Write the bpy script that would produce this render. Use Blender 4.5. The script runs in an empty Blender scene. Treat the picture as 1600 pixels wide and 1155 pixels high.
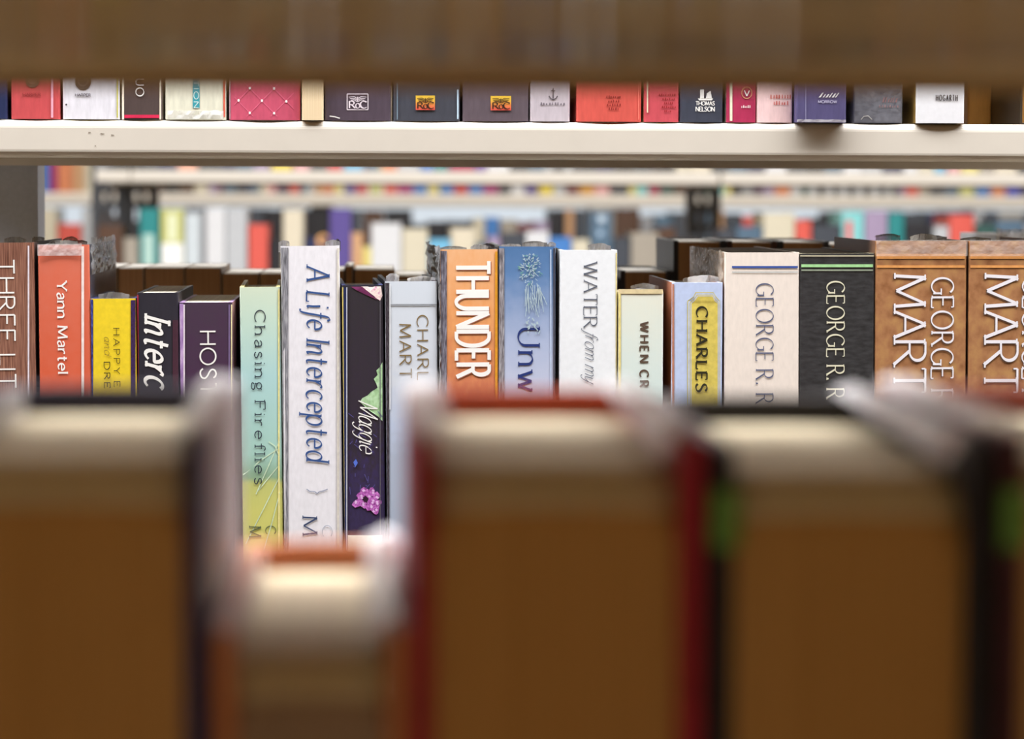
import bpy, bmesh, math, random
from mathutils import Vector, Matrix
random.seed(7)
SC = bpy.context.scene
COL = SC.collection
# ------------------------------------------------------------------ camera
F_PX = 4760.0
ZC = 1.50
YAW, PITCH, ROLL = math.radians(2.53), math.radians(3.34), math.radians(0.22)
Fw = Vector((math.sin(YAW)*math.cos(PITCH), math.cos(YAW)*math.cos(PITCH), -math.sin(PITCH)))
R0 = Vector((math.cos(YAW), -math.sin(YAW), 0))
U0 = R0.cross(Fw)
Rt = R0*math.cos(ROLL) + U0*math.sin(ROLL)
Up = -R0*math.sin(ROLL) + U0*math.cos(ROLL)
CAM = Vector((0, 0, ZC))
cd = bpy.data.cameras.new('camera')
cam = bpy.data.objects.new('camera', cd)
COL.objects.link(cam)
cam.matrix_world = Matrix((( Rt.x, Up.x, -Fw.x, CAM.x), (Rt.y, Up.y, -Fw.y, CAM.y), (Rt.z, Up.z, -Fw.z, CAM.z), (0, 0, 0, 1)))
cd.sensor_width = 36
cd.lens = F_PX/1600*36
cd.clip_start = 0.02
cd.dof.use_dof = True
cd.dof.focus_distance = 1.705
cd.dof.aperture_fstop = (cd.lens/1000)/0.0098
SC.camera = cam
# ------------------------------------------------------------------ light and exposure
SC.view_settings.view_transform = 'Standard'
SC.view_settings.look = 'None'
SC.view_settings.gamma = 1
SC.view_settings.use_curve_mapping = False
SC.view_settings.exposure = 0.0
W = bpy.data.worlds.new('world')
SC.world = W
W.use_nodes = True
W.node_tree.nodes['Background'].inputs[0].default_value = (0.212, 0.118, 0.024, 1)
W.node_tree.nodes['Background'].inputs[1].default_value = 1.0
def lamp(name, x, y, z, sx, sy, power, col=(0.975, 0.985, 1.0)):
    l = bpy.data.lights.new(name, 'AREA')
    l.shape = 'RECTANGLE'; l.size = sx; l.size_y = sy; l.energy = power; l.color = col
    o = bpy.data.objects.new(name, l); COL.objects.link(o); o.location = (x, y, z)
    return o
# ceiling tubes along the aisles of the stacks
lamp('ceiling_lamp', 0.1, 1.28, ZC+1.38, 5.0, 0.5, 186)
lamp('ceiling_lamp', 0.1, 2.00, ZC+1.38, 5.0, 0.7, 140)
lamp('ceiling_lamp', 0.2, 3.35, ZC+1.38, 6.0, 0.5, 98, (1, .975, .94))
lamp('ceiling_lamp', 0.2, 4.45, ZC+1.38, 6.0, 0.7, 12)
lamp('ceiling_lamp', 0.3, 5.95, ZC+1.38, 7.0, 0.34, 72, (1, .94, .84))
lamp('ceiling_lamp', 0.3, 7.35, ZC+1.38, 7.0, 0.34, 55, (1, .94, .84))
lamp('ceiling_lamp', 0.4, 9.7, ZC+1.38, 8.0, 0.34, 125)

def px(x, y, Y):
    d = Fw + Rt*((x-800)/F_PX) + Up*((577.5-y)/F_PX)
    return CAM + d*(Y/d.y)
def ray(x, y):
    return Fw + Rt*((x-800)/F_PX) + Up*((577.5-y)/F_PX)
# ------------------------------------------------------------------ materials
def lin(c):
    def f(v):
        v /= 255.0
        return v/12.92 if v <= 0.04045 else ((v+0.055)/1.055)**2.4
    return (f(c[0]), f(c[1]), f(c[2]), 1)
MC = {}
def newmat(name):
    m = bpy.data.materials.new(name); m.use_nodes = True
    nt = m.node_tree
    return m, nt, nt.nodes['Principled BSDF']
def mat(c, rough=0.45, spec=0.35, vary=0.10, scale=(60, 60, 60), bump=0.0, name=None):
    key = (tuple(c), rough, spec, vary, scale, bump)
    if key in MC: return MC[key]
    m, nt, b = newmat(name or 'print_%d_%d_%d' % tuple(c))
    b.inputs['Roughness'].default_value = rough
    b.inputs['Specular IOR Level'].default_value = spec
    tc = nt.nodes.new('ShaderNodeTexCoord')
    mp = nt.nodes.new('ShaderNodeMapping'); mp.inputs['Scale'].default_value = scale
    nz = nt.nodes.new('ShaderNodeTexNoise'); nz.inputs['Scale'].default_value = 6; nz.inputs['Detail'].default_value = 4
    nt.links.new(tc.outputs['Object'], mp.inputs[0]); nt.links.new(mp.outputs[0], nz.inputs['Vector'])
    l = lin(c)
    rp = nt.nodes.new('ShaderNodeValToRGB')
    rp.color_ramp.elements[0].position = 0.3; rp.color_ramp.elements[1].position = 0.7
    rp.color_ramp.elements[0].color = tuple(v*(1-vary) for v in l[:3])+(1,)
    rp.color_ramp.elements[1].color = tuple(min(v*(1+vary), 0.95) for v in l[:3])+(1,)
    nt.links.new(nz.outputs['Fac'], rp.inputs[0]); nt.links.new(rp.outputs[0], b.inputs['Base Color'])
    if bump:
        bp = nt.nodes.new('ShaderNodeBump'); bp.inputs['Strength'].default_value = bump; bp.inputs['Distance'].default_value = 0.001
        nt.links.new(nz.outputs['Fac'], bp.inputs['Height']); nt.links.new(bp.outputs[0], b.inputs['Normal'])
    MC[key] = m
    return m
def ramp_mat(name, stops, axis='Z', lo=0.0, hi=0.24, noise=0.0, nscale=(30, 30, 30), rough=0.4, spec=0.35):
    """printed colour design running along an object axis (metres lo..hi)"""
    m, nt, b = newmat(name)
    b.inputs['Roughness'].default_value = rough; b.inputs['Specular IOR Level'].default_value = spec
    tc = nt.nodes.new('ShaderNodeTexCoord')
    sp = nt.nodes.new('ShaderNodeSeparateXYZ'); nt.links.new(tc.outputs['Object'], sp.inputs[0])
    mr = nt.nodes.new('ShaderNodeMapRange'); mr.inputs['From Min'].default_value = lo; mr.inputs['From Max'].default_value = hi
    nt.links.new(sp.outputs[axis], mr.inputs['Value'])
    mp = nt.nodes.new('ShaderNodeMapping'); mp.inputs['Scale'].default_value = nscale
    nz = nt.nodes.new('ShaderNodeTexNoise'); nz.inputs['Scale'].default_value = 5; nz.inputs['Detail'].default_value = 5
    nt.links.new(tc.outputs['Object'], mp.inputs[0]); nt.links.new(mp.outputs[0], nz.inputs['Vector'])
    ma = nt.nodes.new('ShaderNodeMath'); ma.operation = 'MULTIPLY_ADD'; ma.inputs[1].default_value = noise*2
    sub = nt.nodes.new('ShaderNodeMath'); sub.operation = 'SUBTRACT'; sub.inputs[1].default_value = 0.5
    nt.links.new(nz.outputs['Fac'], sub.inputs[0]); nt.links.new(sub.outputs[0], ma.inputs[0]); nt.links.new(mr.outputs[0], ma.inputs[2])
    rp = nt.nodes.new('ShaderNodeValToRGB')
    while len(rp.color_ramp.elements) < len(stops): rp.color_ramp.elements.new(0.5)
    for e, (p, c) in zip(rp.color_ramp.elements, stops): e.position = p; e.color = lin(c)
    nt.links.new(ma.outputs[0], rp.inputs[0]); nt.links.new(rp.outputs[0], b.inputs['Base Color'])
    return m
def streak_mat(name, c0, c1, c2, scale, rough=0.4):
    m, nt, b = newmat(name)
    b.inputs['Roughness'].default_value = rough; b.inputs['Specular IOR Level'].default_value = 0.35
    tc = nt.nodes.new('ShaderNodeTexCoord'); mp = nt.nodes.new('ShaderNodeMapping'); mp.inputs['Scale'].default_value = scale
    nz = nt.nodes.new('ShaderNodeTexNoise'); nz.inputs['Scale'].default_value = 5; nz.inputs['Detail'].default_value = 6
    nt.links.new(tc.outputs['Object'], mp.inputs[0]); nt.links.new(mp.outputs[0], nz.inputs['Vector'])
    rp = nt.nodes.new('ShaderNodeValToRGB'); rp.color_ramp.elements.new(0.5)
    for e, p, c in zip(rp.color_ramp.elements, (0.33, 0.5, 0.67), (c0, c1, c2)): e.position = p; e.color = lin(c)
    nt.links.new(nz.outputs['Fac'], rp.inputs[0]); nt.links.new(rp.outputs[0], b.inputs['Base Color'])
    return m
def paper_mat(name, c, c2):
    m, nt, b = newmat(name)
    b.inputs['Roughness'].default_value = 0.75; b.inputs['Specular IOR Level'].default_value = 0.15
    tc = nt.nodes.new('ShaderNodeTexCoord'); mp = nt.nodes.new('ShaderNodeMapping'); mp.inputs['Scale'].default_value = (900, 3, 2)
    nz = nt.nodes.new('ShaderNodeTexNoise'); nz.inputs['Scale'].default_value = 2; nz.inputs['Detail'].default_value = 2
    nt.links.new(tc.outputs['Object'], mp.inputs[0]); nt.links.new(mp.outputs[0], nz.inputs['Vector'])
    rp = nt.nodes.new('ShaderNodeValToRGB'); rp.color_ramp.elements[0].position = 0.3; rp.color_ramp.elements[1].position = 0.7
    rp.color_ramp.elements[0].color = lin(c2); rp.color_ramp.elements[1].color = lin(c)
    nt.links.new(nz.outputs['Fac'], rp.inputs[0]); nt.links.new(rp.outputs[0], b.inputs['Base Color'])
    return m
def plastic_mat(name, c, alpha, rough=0.15, bump=0.3):
    m, nt, b = newmat(name)
    b.inputs['Base Color'].default_value = lin(c); b.inputs['Roughness'].default_value = rough
    b.inputs['Specular IOR Level'].default_value = 0.6; b.inputs['Alpha'].default_value = alpha
    tc = nt.nodes.new('ShaderNodeTexCoord')
    nz = nt.nodes.new('ShaderNodeTexNoise'); nz.inputs['Scale'].default_value = 260; nz.inputs['Detail'].default_value = 3
    nt.links.new(tc.outputs['Object'], nz.inputs['Vector'])
    bp = nt.nodes.new('ShaderNodeBump'); bp.inputs['Strength'].default_value = bump; bp.inputs['Distance'].default_value = 0.002
    nt.links.new(nz.outputs['Fac'], bp.inputs['Height']); nt.links.new(bp.outputs[0], b.inputs['Normal'])
    return m
PAPER = paper_mat('page_paper', (240, 232, 214), (214, 203, 180))
PAPER_W = paper_mat('white_page_paper', (250, 249, 246), (226, 222, 216))
FORE_B = paper_mat('shade_browned_fore_edge', (158, 116, 78), (132, 94, 60))  # back-row page edges: age toning plus their shade, put into the paper colour
FORE = paper_mat('shade_toned_fore_edge', (206, 160, 100), (180, 134, 78))  # browner than age alone: warm shade of the fore-edges is in the colour
PAPER_T = paper_mat('aged_page_paper', (226, 200, 158), (205, 176, 132))
CLEAR = plastic_mat('clear_jacket_film', (225, 225, 230), 0.42)
CLEAR_D = plastic_mat('dull_jacket_film', (150, 148, 150), 0.7, 0.12, 0.5)
HAZE = plastic_mat('hazy_jacket_film', (215, 212, 212), 0.55, 0.3, 0.3)
BEIGE = mat((214, 206, 194), 0.38, 0.45, 0.02, (8, 8, 8), name='beige_enamel')
def satin(name, c, fac, rough):
    m, nt, b = newmat(name)
    out = nt.nodes['Material Output']; nt.nodes.remove(b)
    d = nt.nodes.new('ShaderNodeBsdfDiffuse'); d.inputs['Color'].default_value = lin(c)
    g = nt.nodes.new('ShaderNodeBsdfGlossy'); g.inputs['Roughness'].default_value = rough
    mx = nt.nodes.new('ShaderNodeMixShader')
    nz = nt.nodes.new('ShaderNodeTexNoise'); nz.inputs['Scale'].default_value = 30
    mr = nt.nodes.new('ShaderNodeMapRange'); mr.inputs['To Min'].default_value = fac*.85; mr.inputs['To Max'].default_value = fac*1.15
    nt.links.new(nz.outputs['Fac'], mr.inputs['Value']); nt.links.new(mr.outputs[0], mx.inputs[0])
    nt.links.new(d.outputs[0], mx.inputs[1]); nt.links.new(g.outputs[0], mx.inputs[2]); nt.links.new(mx.outputs[0], out.inputs['Surface'])
    return m
UNDER = satin('shaded_satin_enamel', (150, 124, 88), .085, .10)  # the rack's beige enamel darkened, with the underside's shade put into the colour
GREY = mat((84, 86, 92), 0.5, 0.4, 0.08, (60, 60, 60), name='grey_enamel')
# ------------------------------------------------------------------ object helpers
def link(name, bm, mats, parent=None):
    me = bpy.data.meshes.new(name)
    bm.normal_update(); bm.to_mesh(me); bm.free()
    for m in (mats if isinstance(mats, (list, tuple)) else [mats]): me.materials.append(m)
    o = bpy.data.objects.new(name, me); COL.objects.link(o)
    if parent: o.parent = parent
    return o
def tag(o, label, cat, group=None, kind=None):
    if label: o['label'] = label
    if cat: o['category'] = cat
    if group: o['group'] = group
    if kind: o['kind'] = kind
    return o
def empty(name, M):
    o = bpy.data.objects.new(name, None); COL.objects.link(o); o.empty_display_size = 0.02
    o.matrix_world = M
    return o
def box(bm, x0, x1, y0, y1, z0, z1, mi=0):
    v = [bm.verts.new(p) for p in ((x0,y0,z0),(x1,y0,z0),(x1,y1,z0),(x0,y1,z0),(x0,y0,z1),(x1,y0,z1),(x1,y1,z1),(x0,y1,z1))]
    for f in ((0,3,2,1),(4,5,6,7),(0,1,5,4),(1,2,6,5),(2,3,7,6),(3,0,4,7)):
        bm.faces.new([v[i] for i in f]).material_index = mi
    return v
def extrude_profile_x(bm, prof, x0, x1, mi=0):
    a = [bm.verts.new((x0, y, z)) for y, z in prof]; b = [bm.verts.new((x1, y, z)) for y, z in prof]
    n = len(prof)
    for i in range(n):
        bm.faces.new((a[i], a[(i+1) % n], b[(i+1) % n], b[i])).material_index = mi
    bm.faces.new(a[::-1]).material_index = mi; bm.faces.new(b).material_index = mi
def structure(name, bm, m):
    o = link(name, bm, m); o['kind'] = 'structure'; return o
# ------------------------------------------------------------------ stroke lettering
def arc(cx, cy, rx, ry, a0, a1, n=18):
    return [(cx+rx*math.cos(math.radians(a0+(a1-a0)*i/n)), cy+ry*math.sin(math.radians(a0+(a1-a0)*i/n))) for i in range(n+1)]
def spl(pts, n=5):
    out = []
    P = [pts[0]]+list(pts)+[pts[-1]]
    for i in range(1, len(P)-2):
        p0, p1, p2, p3 = P[i-1], P[i], P[i+1], P[i+2]
        for k in range(n):
            t = k/n
            out.append(tuple(0.5*((2*p1[j])+(-p0[j]+p2[j])*t+(2*p0[j]-5*p1[j]+4*p2[j]-p3[j])*t*t+(-p0[j]+3*p1[j]-3*p2[j]+p3[j])*t**3) for j in (0, 1)))
    out.append(pts[-1])
    return out
XH = 0.66
G = {
 'A': (.76, [[(.38,1),(0,0)],[(.38,1),(.76,0)],[(.14,.36),(.62,.36)]]),
 'B': (.60, [[(0,0),(0,1)],[(0,1)]+arc(.3,.76,.24,.24,90,-90)+[(0,.52)],[(0,.52)]+arc(.32,.26,.28,.26,90,-90)+[(0,0)]]),
 'C': (.74, [arc(.44,.5,.44,.5,45,315,24)]),
 'D': (.78, [[(0,0),(0,1)],[(0,1)]+arc(.3,.5,.46,.5,90,-90)+[(0,0)]]),
 'E': (.54, [[(0,0),(0,1)],[(0,1),(.52,1)],[(0,.52),(.44,.52)],[(0,0),(.55,0)]]),
 'F': (.50, [[(0,0),(0,1)],[(0,1),(.52,1)],[(0,.52),(.42,.52)]]),
 'G': (.82, [arc(.45,.5,.45,.5,45,322,24),[(.82,.08),(.82,.44)],[(.56,.44),(.9,.44)]]),
 'H': (.72, [[(0,0),(0,1)],[(.72,0),(.72,1)],[(0,.52),(.72,.52)]]),
 'I': (.02, [[(0,0),(0,1)]]),
 'K': (.64, [[(0,0),(0,1)],[(.6,1),(0,.42)],[(.2,.6),(.66,0)]]),
 'L': (.50, [[(0,0),(0,1)],[(0,0),(.52,0)]]),
 'M': (.94, [[(.04,0),(.09,1)],[(.09,1),(.47,.08)],[(.85,1),(.47,.08)],[(.85,1),(.92,0)]]),
 'N': (.76, [[(0,0),(0,1)],[(0,1),(.74,0)],[(.74,0),(.74,1)]]),
 'O': (.92, [arc(.46,.5,.46,.5,0,360,32)]),
 'P': (.58, [[(0,0),(0,1)],[(0,1)]+arc(.28,.74,.28,.26,90,-90)+[(0,.48)]]),
 'R': (.66, [[(0,0),(0,1)],[(0,1)]+arc(.28,.75,.26,.25,90,-90)+[(0,.5)],[(.26,.5),(.66,0)]]),
 'S': (.58, [spl([(.53,.84),(.42,.97),(.24,1),(.08,.9),(.06,.72),(.2,.58),(.4,.46),(.54,.3),(.5,.1),(.3,0),(.12,.03),(.0,.17)])]),
 'T': (.68, [[(.34,0),(.34,1)],[(0,1),(.68,1)]]),
 'U': (.70, [[(0,1),(0,.34)]+arc(.34,.34,.34,.34,180,360)+[(.68,.34),(.68,1)]]),
 'V': (.74, [[(0,1),(.37,0)],[(.74,1),(.37,0)]]),
 'W': (1.06, [[(0,1),(.28,0)],[(.53,1),(.28,0)],[(.53,1),(.78,0)],[(1.06,1),(.78,0)]]),
 'Y': (.68, [[(0,1),(.34,.46)],[(.68,1),(.34,.46)],[(.34,.46),(.34,0)]]),
 'a': (.46, [spl([(.05,.5),(.12,.62),(.27,.66),(.4,.58),(.42,.44),(.42,.2),(.42,.02)]),spl([(.42,.4),(.22,.36),(.05,.24),(.05,.08),(.18,-.01),(.33,.06),(.42,.18)])]),
 'c': (.46, [arc(.27,.33,.27,.34,50,315)]),
 'd': (.54, [arc(.25,.33,.25,.34,0,360,22),[(.5,0),(.5,1)]]),
 'e': (.50, [[(.03,.36),(.5,.36)]+arc(.26,.34,.25,.32,5,320)]),
 'f': (.32, [spl([(.46,.9),(.38,1),(.24,.98),(.17,.82),(.17,.5),(.17,.0)]),[(.0,.64),(.36,.64)]]),
 'g': (.48, [arc(.23,.42,.2,.24,0,360,20),spl([(.12,.2),(.06,.1),(.2,.02),(.38,-.02),(.46,-.14),(.34,-.3),(.14,-.3),(.02,-.2),(.1,-.04)]),[(.38,.6),(.5,.64)]]),
 'h': (.52, [[(0,0),(0,1)],spl([(0,.44),(.12,.6),(.3,.66),(.45,.56),(.48,.4),(.48,0)])]),
 'i': (.06, [[(.02,0),(.02,.66)],[(.02,.88),(.02,.96)]]),
 'l': (.05, [[(.02,0),(.02,1)]]),
 'm': (.86, [[(0,0),(0,.66)],spl([(0,.44),(.1,.6),(.25,.66),(.38,.56),(.41,.4),(.41,0)]),spl([(.41,.44),(.51,.6),(.66,.66),(.79,.56),(.82,.4),(.82,0)])]),
 'n': (.52, [[(0,0),(0,.66)],spl([(0,.44),(.12,.6),(.3,.66),(.45,.56),(.48,.4),(.48,0)])]),
 'o': (.54, [arc(.27,.33,.27,.34,0,360,24)]),
 'p': (.54, [[(0,-.32),(0,.66)],arc(.26,.33,.26,.34,-180,180,24)]),
 'r': (.36, [[(0,0),(0,.66)],spl([(0,.4),(.1,.58),(.24,.67),(.36,.63)])]),
 's': (.40, [spl([(.36,.54),(.26,.65),(.12,.65),(.03,.55),(.06,.42),(.2,.34),(.34,.25),(.37,.12),(.26,.0),(.1,.0),(.0,.12)])]),
 't': (.34, [spl([(.14,.9),(.14,.5),(.14,.14),(.2,.01),(.34,.04)]),[(0,.64),(.34,.64)]]),
 'u': (.50, [spl([(0,.66),(0,.24),(.06,.05),(.2,-.01),(.36,.08),(.46,.22)]),[(.46,.66),(.46,0)]]),
 'v': (.48, [[(0,.66),(.24,0)],[(.48,.66),(.24,0)]]),
 'w': (.78, [[(0,.66),(.2,0)],[(.39,.62),(.2,0)],[(.39,.62),(.58,0)],[(.78,.66),(.58,0)]]),
 'y': (.50, [[(0,.66),(.24,.02)],spl([(.5,.66),(.24,.0),(.12,-.26),(-.02,-.3)])]),
 '.': (.14, [[(.0,.06),(.1,.06)],[(.05,0),(.05,.12)]]),
 '~': (.5, [spl([(.0,.5),(.12,.7),(.25,.5),(.38,.3),(.5,.5)])]),
 ' ': (.44, []),
}
IT = {  # cursive forms for italics
 'a': (.5, [arc(.22,.33,.22,.33,30,330,20),spl([(.45,.66),(.43,.2),(.46,.02),(.56,.08)])]),
 'f': (.26, [spl([(.42,.9),(.36,1),(.24,.96),(.19,.78),(.15,.3),(.11,-.1),(.04,-.28),(-.08,-.26)]),[(.02,.62),(.36,.62)]]),
 'g': (.5, [arc(.22,.33,.22,.33,30,330,20),spl([(.45,.66),(.43,.1),(.36,-.22),(.2,-.32),(.04,-.24)])]),
 'y': (.5, [spl([(0,.62),(.04,.2),(.14,.0),(.3,.08),(.44,.3)]),spl([(.46,.66),(.42,.1),(.32,-.24),(.14,-.32),(.02,-.22)])]),
 'i': (.14, [spl([(.0,.6),(.05,.3),(.07,.04),(.18,.08)]),[(.04,.88),(.04,.96)]]),
 'n': (.52, [[(.02,0),(.02,.64)],spl([(.02,.36),(.16,.58),(.32,.66),(.42,.54),(.41,.2),(.44,.02),(.54,.08)])]),
 'r': (.36, [[(.02,0),(.02,.64)],spl([(.02,.36),(.14,.56),(.26,.66),(.38,.62)])]),
}
def text_strokes(s, italic=False, track=0.16, slant=0.0):
    out = []; x = 0
    for ch in s:
        w, st = (IT.get(ch) or G[ch]) if italic else G[ch]
        for p in st:
            out.append([(x+a+b*slant, b) for a, b in p])
        x += w + (track if ch != ' ' else 0)
    return out
def stroke_quads(pts, thick, thin, nib):
    """ribbon of a pen with a broad nib; pts in metres"""
    fine = [pts[0]]
    for p, q in zip(pts[:-1], pts[1:]):
        k = max(1, int(math.dist(p, q)/0.0018))
        fine += [(p[0]+(q[0]-p[0])*i/k, p[1]+(q[1]-p[1])*i/k) for i in range(1, k+1)]
    pts = fine
    n = len(pts); L = []
    closed = n > 3 and math.dist(pts[0], pts[-1]) < 1e-7
    for i in range(n):
        if closed: a, b = pts[(i-1) % (n-1)], pts[(i+1) % (n-1)] if i < n-1 else pts[1]
        else: a, b = pts[max(0, i-1)], pts[min(n-1, i+1)]
        dx, dy = b[0]-a[0], b[1]-a[1]; l = math.hypot(dx, dy) or 1e-9
        th = math.atan2(dy, dx)
        w = thin + (thick-thin)*abs(math.sin(th-nib))**1.3
        nx, ny = -dy/l*w/2, dx/l*w/2
        L.append(((pts[i][0]+nx, pts[i][1]+ny), (pts[i][0]-nx, pts[i][1]-ny)))
    return [(L[i][0], L[i+1][0], L[i+1][1], L[i][1]) for i in range(n-1)]
def lettering(s, u0, u1, cap, thick=.12, thin=None, nib=20, serif=0.0, italic=False, slant=0.0, track=.16, sw=None):
    """polygons in (u, v): u along the reading direction, v up from the baseline, cap = cap height (m)"""
    thin = thick if thin is None else thin
    st = text_strokes(s, italic, track, slant)
    xs = [p[0] for q in st for p in q]
    k = (u1-u0)/(max(xs)-min(xs)); m0 = min(xs)
    st2 = [[(u0+(x-m0)*k, y*cap) for x, y in q] for q in st]
    polys = []
    nib = math.radians(nib)
    for q in st2:
        polys += stroke_quads(q, thick*cap, thin*cap, nib)
    if serif:
        h = (sw or thin*1.1)*cap/2
        done = set()
        for q, q0 in zip(st2, st):
            for e, nb in ((0, 1), (-1, -2)):
                p, r = q[e], q[nb]
                if len(q) > 1 and len(q) <= 2 or (len(q) > 2 and abs(p[0]-r[0]) < abs(p[1]-r[1])*0.3):
                    if abs(p[1]-r[1]) > abs(p[0]-r[0]):
                        key = (round(p[0], 5), round(p[1], 5))
                        if key in done: continue
                        done.add(key)
                        y = q0[e][1]
                        if any(abs(y-t) < 0.03 for t in (0, 1, XH, -.32)):
                            sgn = 1 if r[1] > p[1] else -1
                            w = serif*cap
                            l, rr = (w, w)
                            if y in (XH,) or (y == 1 and s.islower()): rr = w*0.2
                            polys.append(((p[0]-l, p[1]-h*(1-sgn)), (p[0]+rr, p[1]-h*(1-sgn)), (p[0]+rr, p[1]+h*(1+sgn)), (p[0]-l, p[1]+h*(1+sgn))))
                    elif len(q) == 2 and abs(p[1]-r[1]) < 1e-6 and s[0].isupper() and abs(q0[e][1]-q0[nb][1]) < 1e-6:
                        if any(abs(q0[e][1]-t) < .01 for t in (0, 1)) and e == -1 or (e == 0 and q0[e][1] == 1 and q0[0][0] != q0[-1][0] and len([1 for z in st if z[0] == q0[0]]) == 1):
                            y = q0[e][1]; sg = 1 if y < .5 else -1
                            w = serif*cap*1.3
                            polys.append(((p[0]-h, p[1]), (p[0]+h, p[1]), (p[0]+h, p[1]+sg*w), (p[0]-h, p[1]+sg*w)))
    return polys
# ------------------------------------------------------------------ a book
class Book:
    """local frame: x across the spine, y into the shelf (0 = spine), z up"""
    def __init__(s, name, xl, xr, ytop, Y, zs, depth, spine, side=None, hard=True, yaw=0, lean=0.0, pages=None, t=0.0022,
                 bulge=0.0012, label=None, cat='book', group=None, inset=0.003, gap=0.0, parts=True, edge=None, rear=False, fore=None, sag=0.0):
        s.sag = sag
        a, b = px(xl, ytop, Y), px(xr, ytop, Y)
        top = (a+b)/2
        w = (b-a).length/math.cos(yaw) if not yaw else (b-a).length
        w -= gap
        h = top.z-zs
        if rear: yaw += math.pi
        ln = math.radians(lean)
        h = h/math.cos(ln)
        bx = top.x - math.tan(ln)*h*math.cos(ln)
        dz = abs(math.sin(ln))*w/2
        M = Matrix.Translation((bx, Y, zs+dz+.0004)) @ Matrix.Rotation(ln, 4, 'Y') @ Matrix.Rotation(yaw, 4, 'Z')
        s.M, s.Mi, s.w, s.h, s.d, s.bulge, s.t = M, M.inverted(), w, h, depth, bulge, t
        s.n = 0
        if rear:      # the fore-edge, not the spine, stands at Y
            M = M @ Matrix.Translation((0, -depth, 0)); s.M = M; s.Mi = M.inverted()
        s.spine = spine; side = side or spine; pages = pages or PAPER
        s.hard = hard
        ov = inset if hard else 0.0003
        edge = edge or side
        if parts:
            s.root = empty(name, M)
            s.root['label'] = label or ''; s.root['category'] = cat
            if group: s.root['group'] = group
            bm = bmesh.new(); s.cover(bm)
            s.cov = link('cover', bm, [spine, side, edge], s.root)
            bm = bmesh.new(); s.block(bm, ov)
            s.pg = link('pages', bm, [pages, fore or pages], s.root)
        else:
            bm = bmesh.new(); s.cover(bm); s.block(bm, ov, 3)
            s.root = link(name, bm, [spine, side, edge, pages, fore or pages]); s.root.matrix_world = M
            tag(s.root, label, cat, group)
    def front(s, x):
        hw = s.w/2
        q = max(0.0, 1-(x/hw)**2)
        r = 0.0011
        e = hw-abs(x)
        y = -s.bulge*q
        if e < r: y += r*0.8*(1-e/r)**2
        return y
    def cover(s, bm):
        hw, t, d, h = s.w/2, s.t, s.d, s.h
        t = min(t, hw*0.4)
        n = 12
        xs = sorted(set([-hw, -hw+.0004, -hw+.0009, hw-.0009, hw-.0004, hw]+[-hw+s.w*i/n for i in range(1, n)]))
        outer = [(-hw, d)] + [(x, s.front(x)) for x in xs] + [(hw, d)]
        inner = [(-hw+t, d)] + [(-hw+t+(x+hw)/(2*hw)*(2*hw-2*t), max(s.front(x), -s.bulge)+t+s.bulge*0) for x in xs] + [(hw-t, d)]
        m = len(outer)
        O0 = [bm.verts.new((x, y, 0)) for x, y in outer]; O1 = [bm.verts.new((x, y, h)) for x, y in outer]
        I0 = [bm.verts.new((x, y, 0)) for x, y in inner]; I1 = [bm.verts.new((x, y, h)) for x, y in inner]
        for i in range(m-1):
            mi = 1 if i in (0, m-2) else 0
            bm.faces.new((O0[i], O0[i+1], O1[i+1], O1[i])).material_index = mi
            bm.faces.new((I0[i+1], I0[i], I1[i], I1[i+1])).material_index = 2 if mi == 0 else mi
            bm.faces.new((O1[i], O1[i+1], I1[i+1], I1[i])).material_index = 2
            bm.faces.new((O0[i+1], O0[i], I0[i], I0[i+1])).material_index = 2
        for i in (0, m-1):
            bm.faces.new((O0[i], O1[i], I1[i], I0[i]) if i else (O0[i], I0[i], I1[i], O1[i])).material_index = 0
    def block(s, bm, ov, mi=0):
        t = min(s.t, s.w*0.2)
        hw = s.w/2-t-.0002
        z0, z1 = (ov, s.h-ov)
        y0, y1 = t+.0008, s.d-(0.004 if s.hard else 0.0005)
        n = 8; con = min(0.006, s.w*0.1) if s.hard else 0
        xs = [-hw+2*hw*i/n for i in range(n+1)]
        back = [(x, y1-con*(1-(x/hw)**2)) for x in xs]
        loop = [(-hw, y0), (hw, y0)] + back[::-1]
        k = len(loop)
        if s.sag:      # page heads rounded over towards the fore-edge
            r = s.sag
            def ring(z, pull): return [bm.verts.new((x, y-(pull if j >= 2 else 0), z)) for j, (x, y) in enumerate(loop)]
            rings = [ring(z0, 0)] + [ring(z1-r+r*math.sin(math.radians(q)), r*(1-math.cos(math.radians(q)))) for q in range(0, 91, 10)]
            for ri, (a, b) in enumerate(zip(rings[:-1], rings[1:])):
                for i in range(k):
                    f = bm.faces.new((a[i], a[(i+1) % k], b[(i+1) % k], b[i]))
                    f.material_index = mi + (1 if 2 <= i <= k-2 and ri < 3 else 0)
                    f.smooth = 2 <= i <= k-2 and ri > 0
            bm.faces.new(rings[0][::-1]).material_index = mi; bm.faces.new(rings[-1]).material_index = mi
            return
        a = [bm.verts.new((x, y, z0)) for x, y in loop]; b = [bm.verts.new((x, y, z1)) for x, y in loop]
        for i in range(k):
            bm.faces.new((a[i], a[(i+1) % k], b[(i+1) % k], b[i])).material_index = mi + (1 if 2 <= i <= k-2 else 0)
        bm.faces.new(a[::-1]).material_index = mi; bm.faces.new(b).material_index = mi
    def loc(s, x, y):
        """where the line of sight through a photo point meets the spine"""
        o = s.Mi @ CAM; d = s.Mi.to_3x3() @ ray(x, y)
        t = -o.y/d.y
        p = o+d*t
        return p.x, p.z
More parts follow.
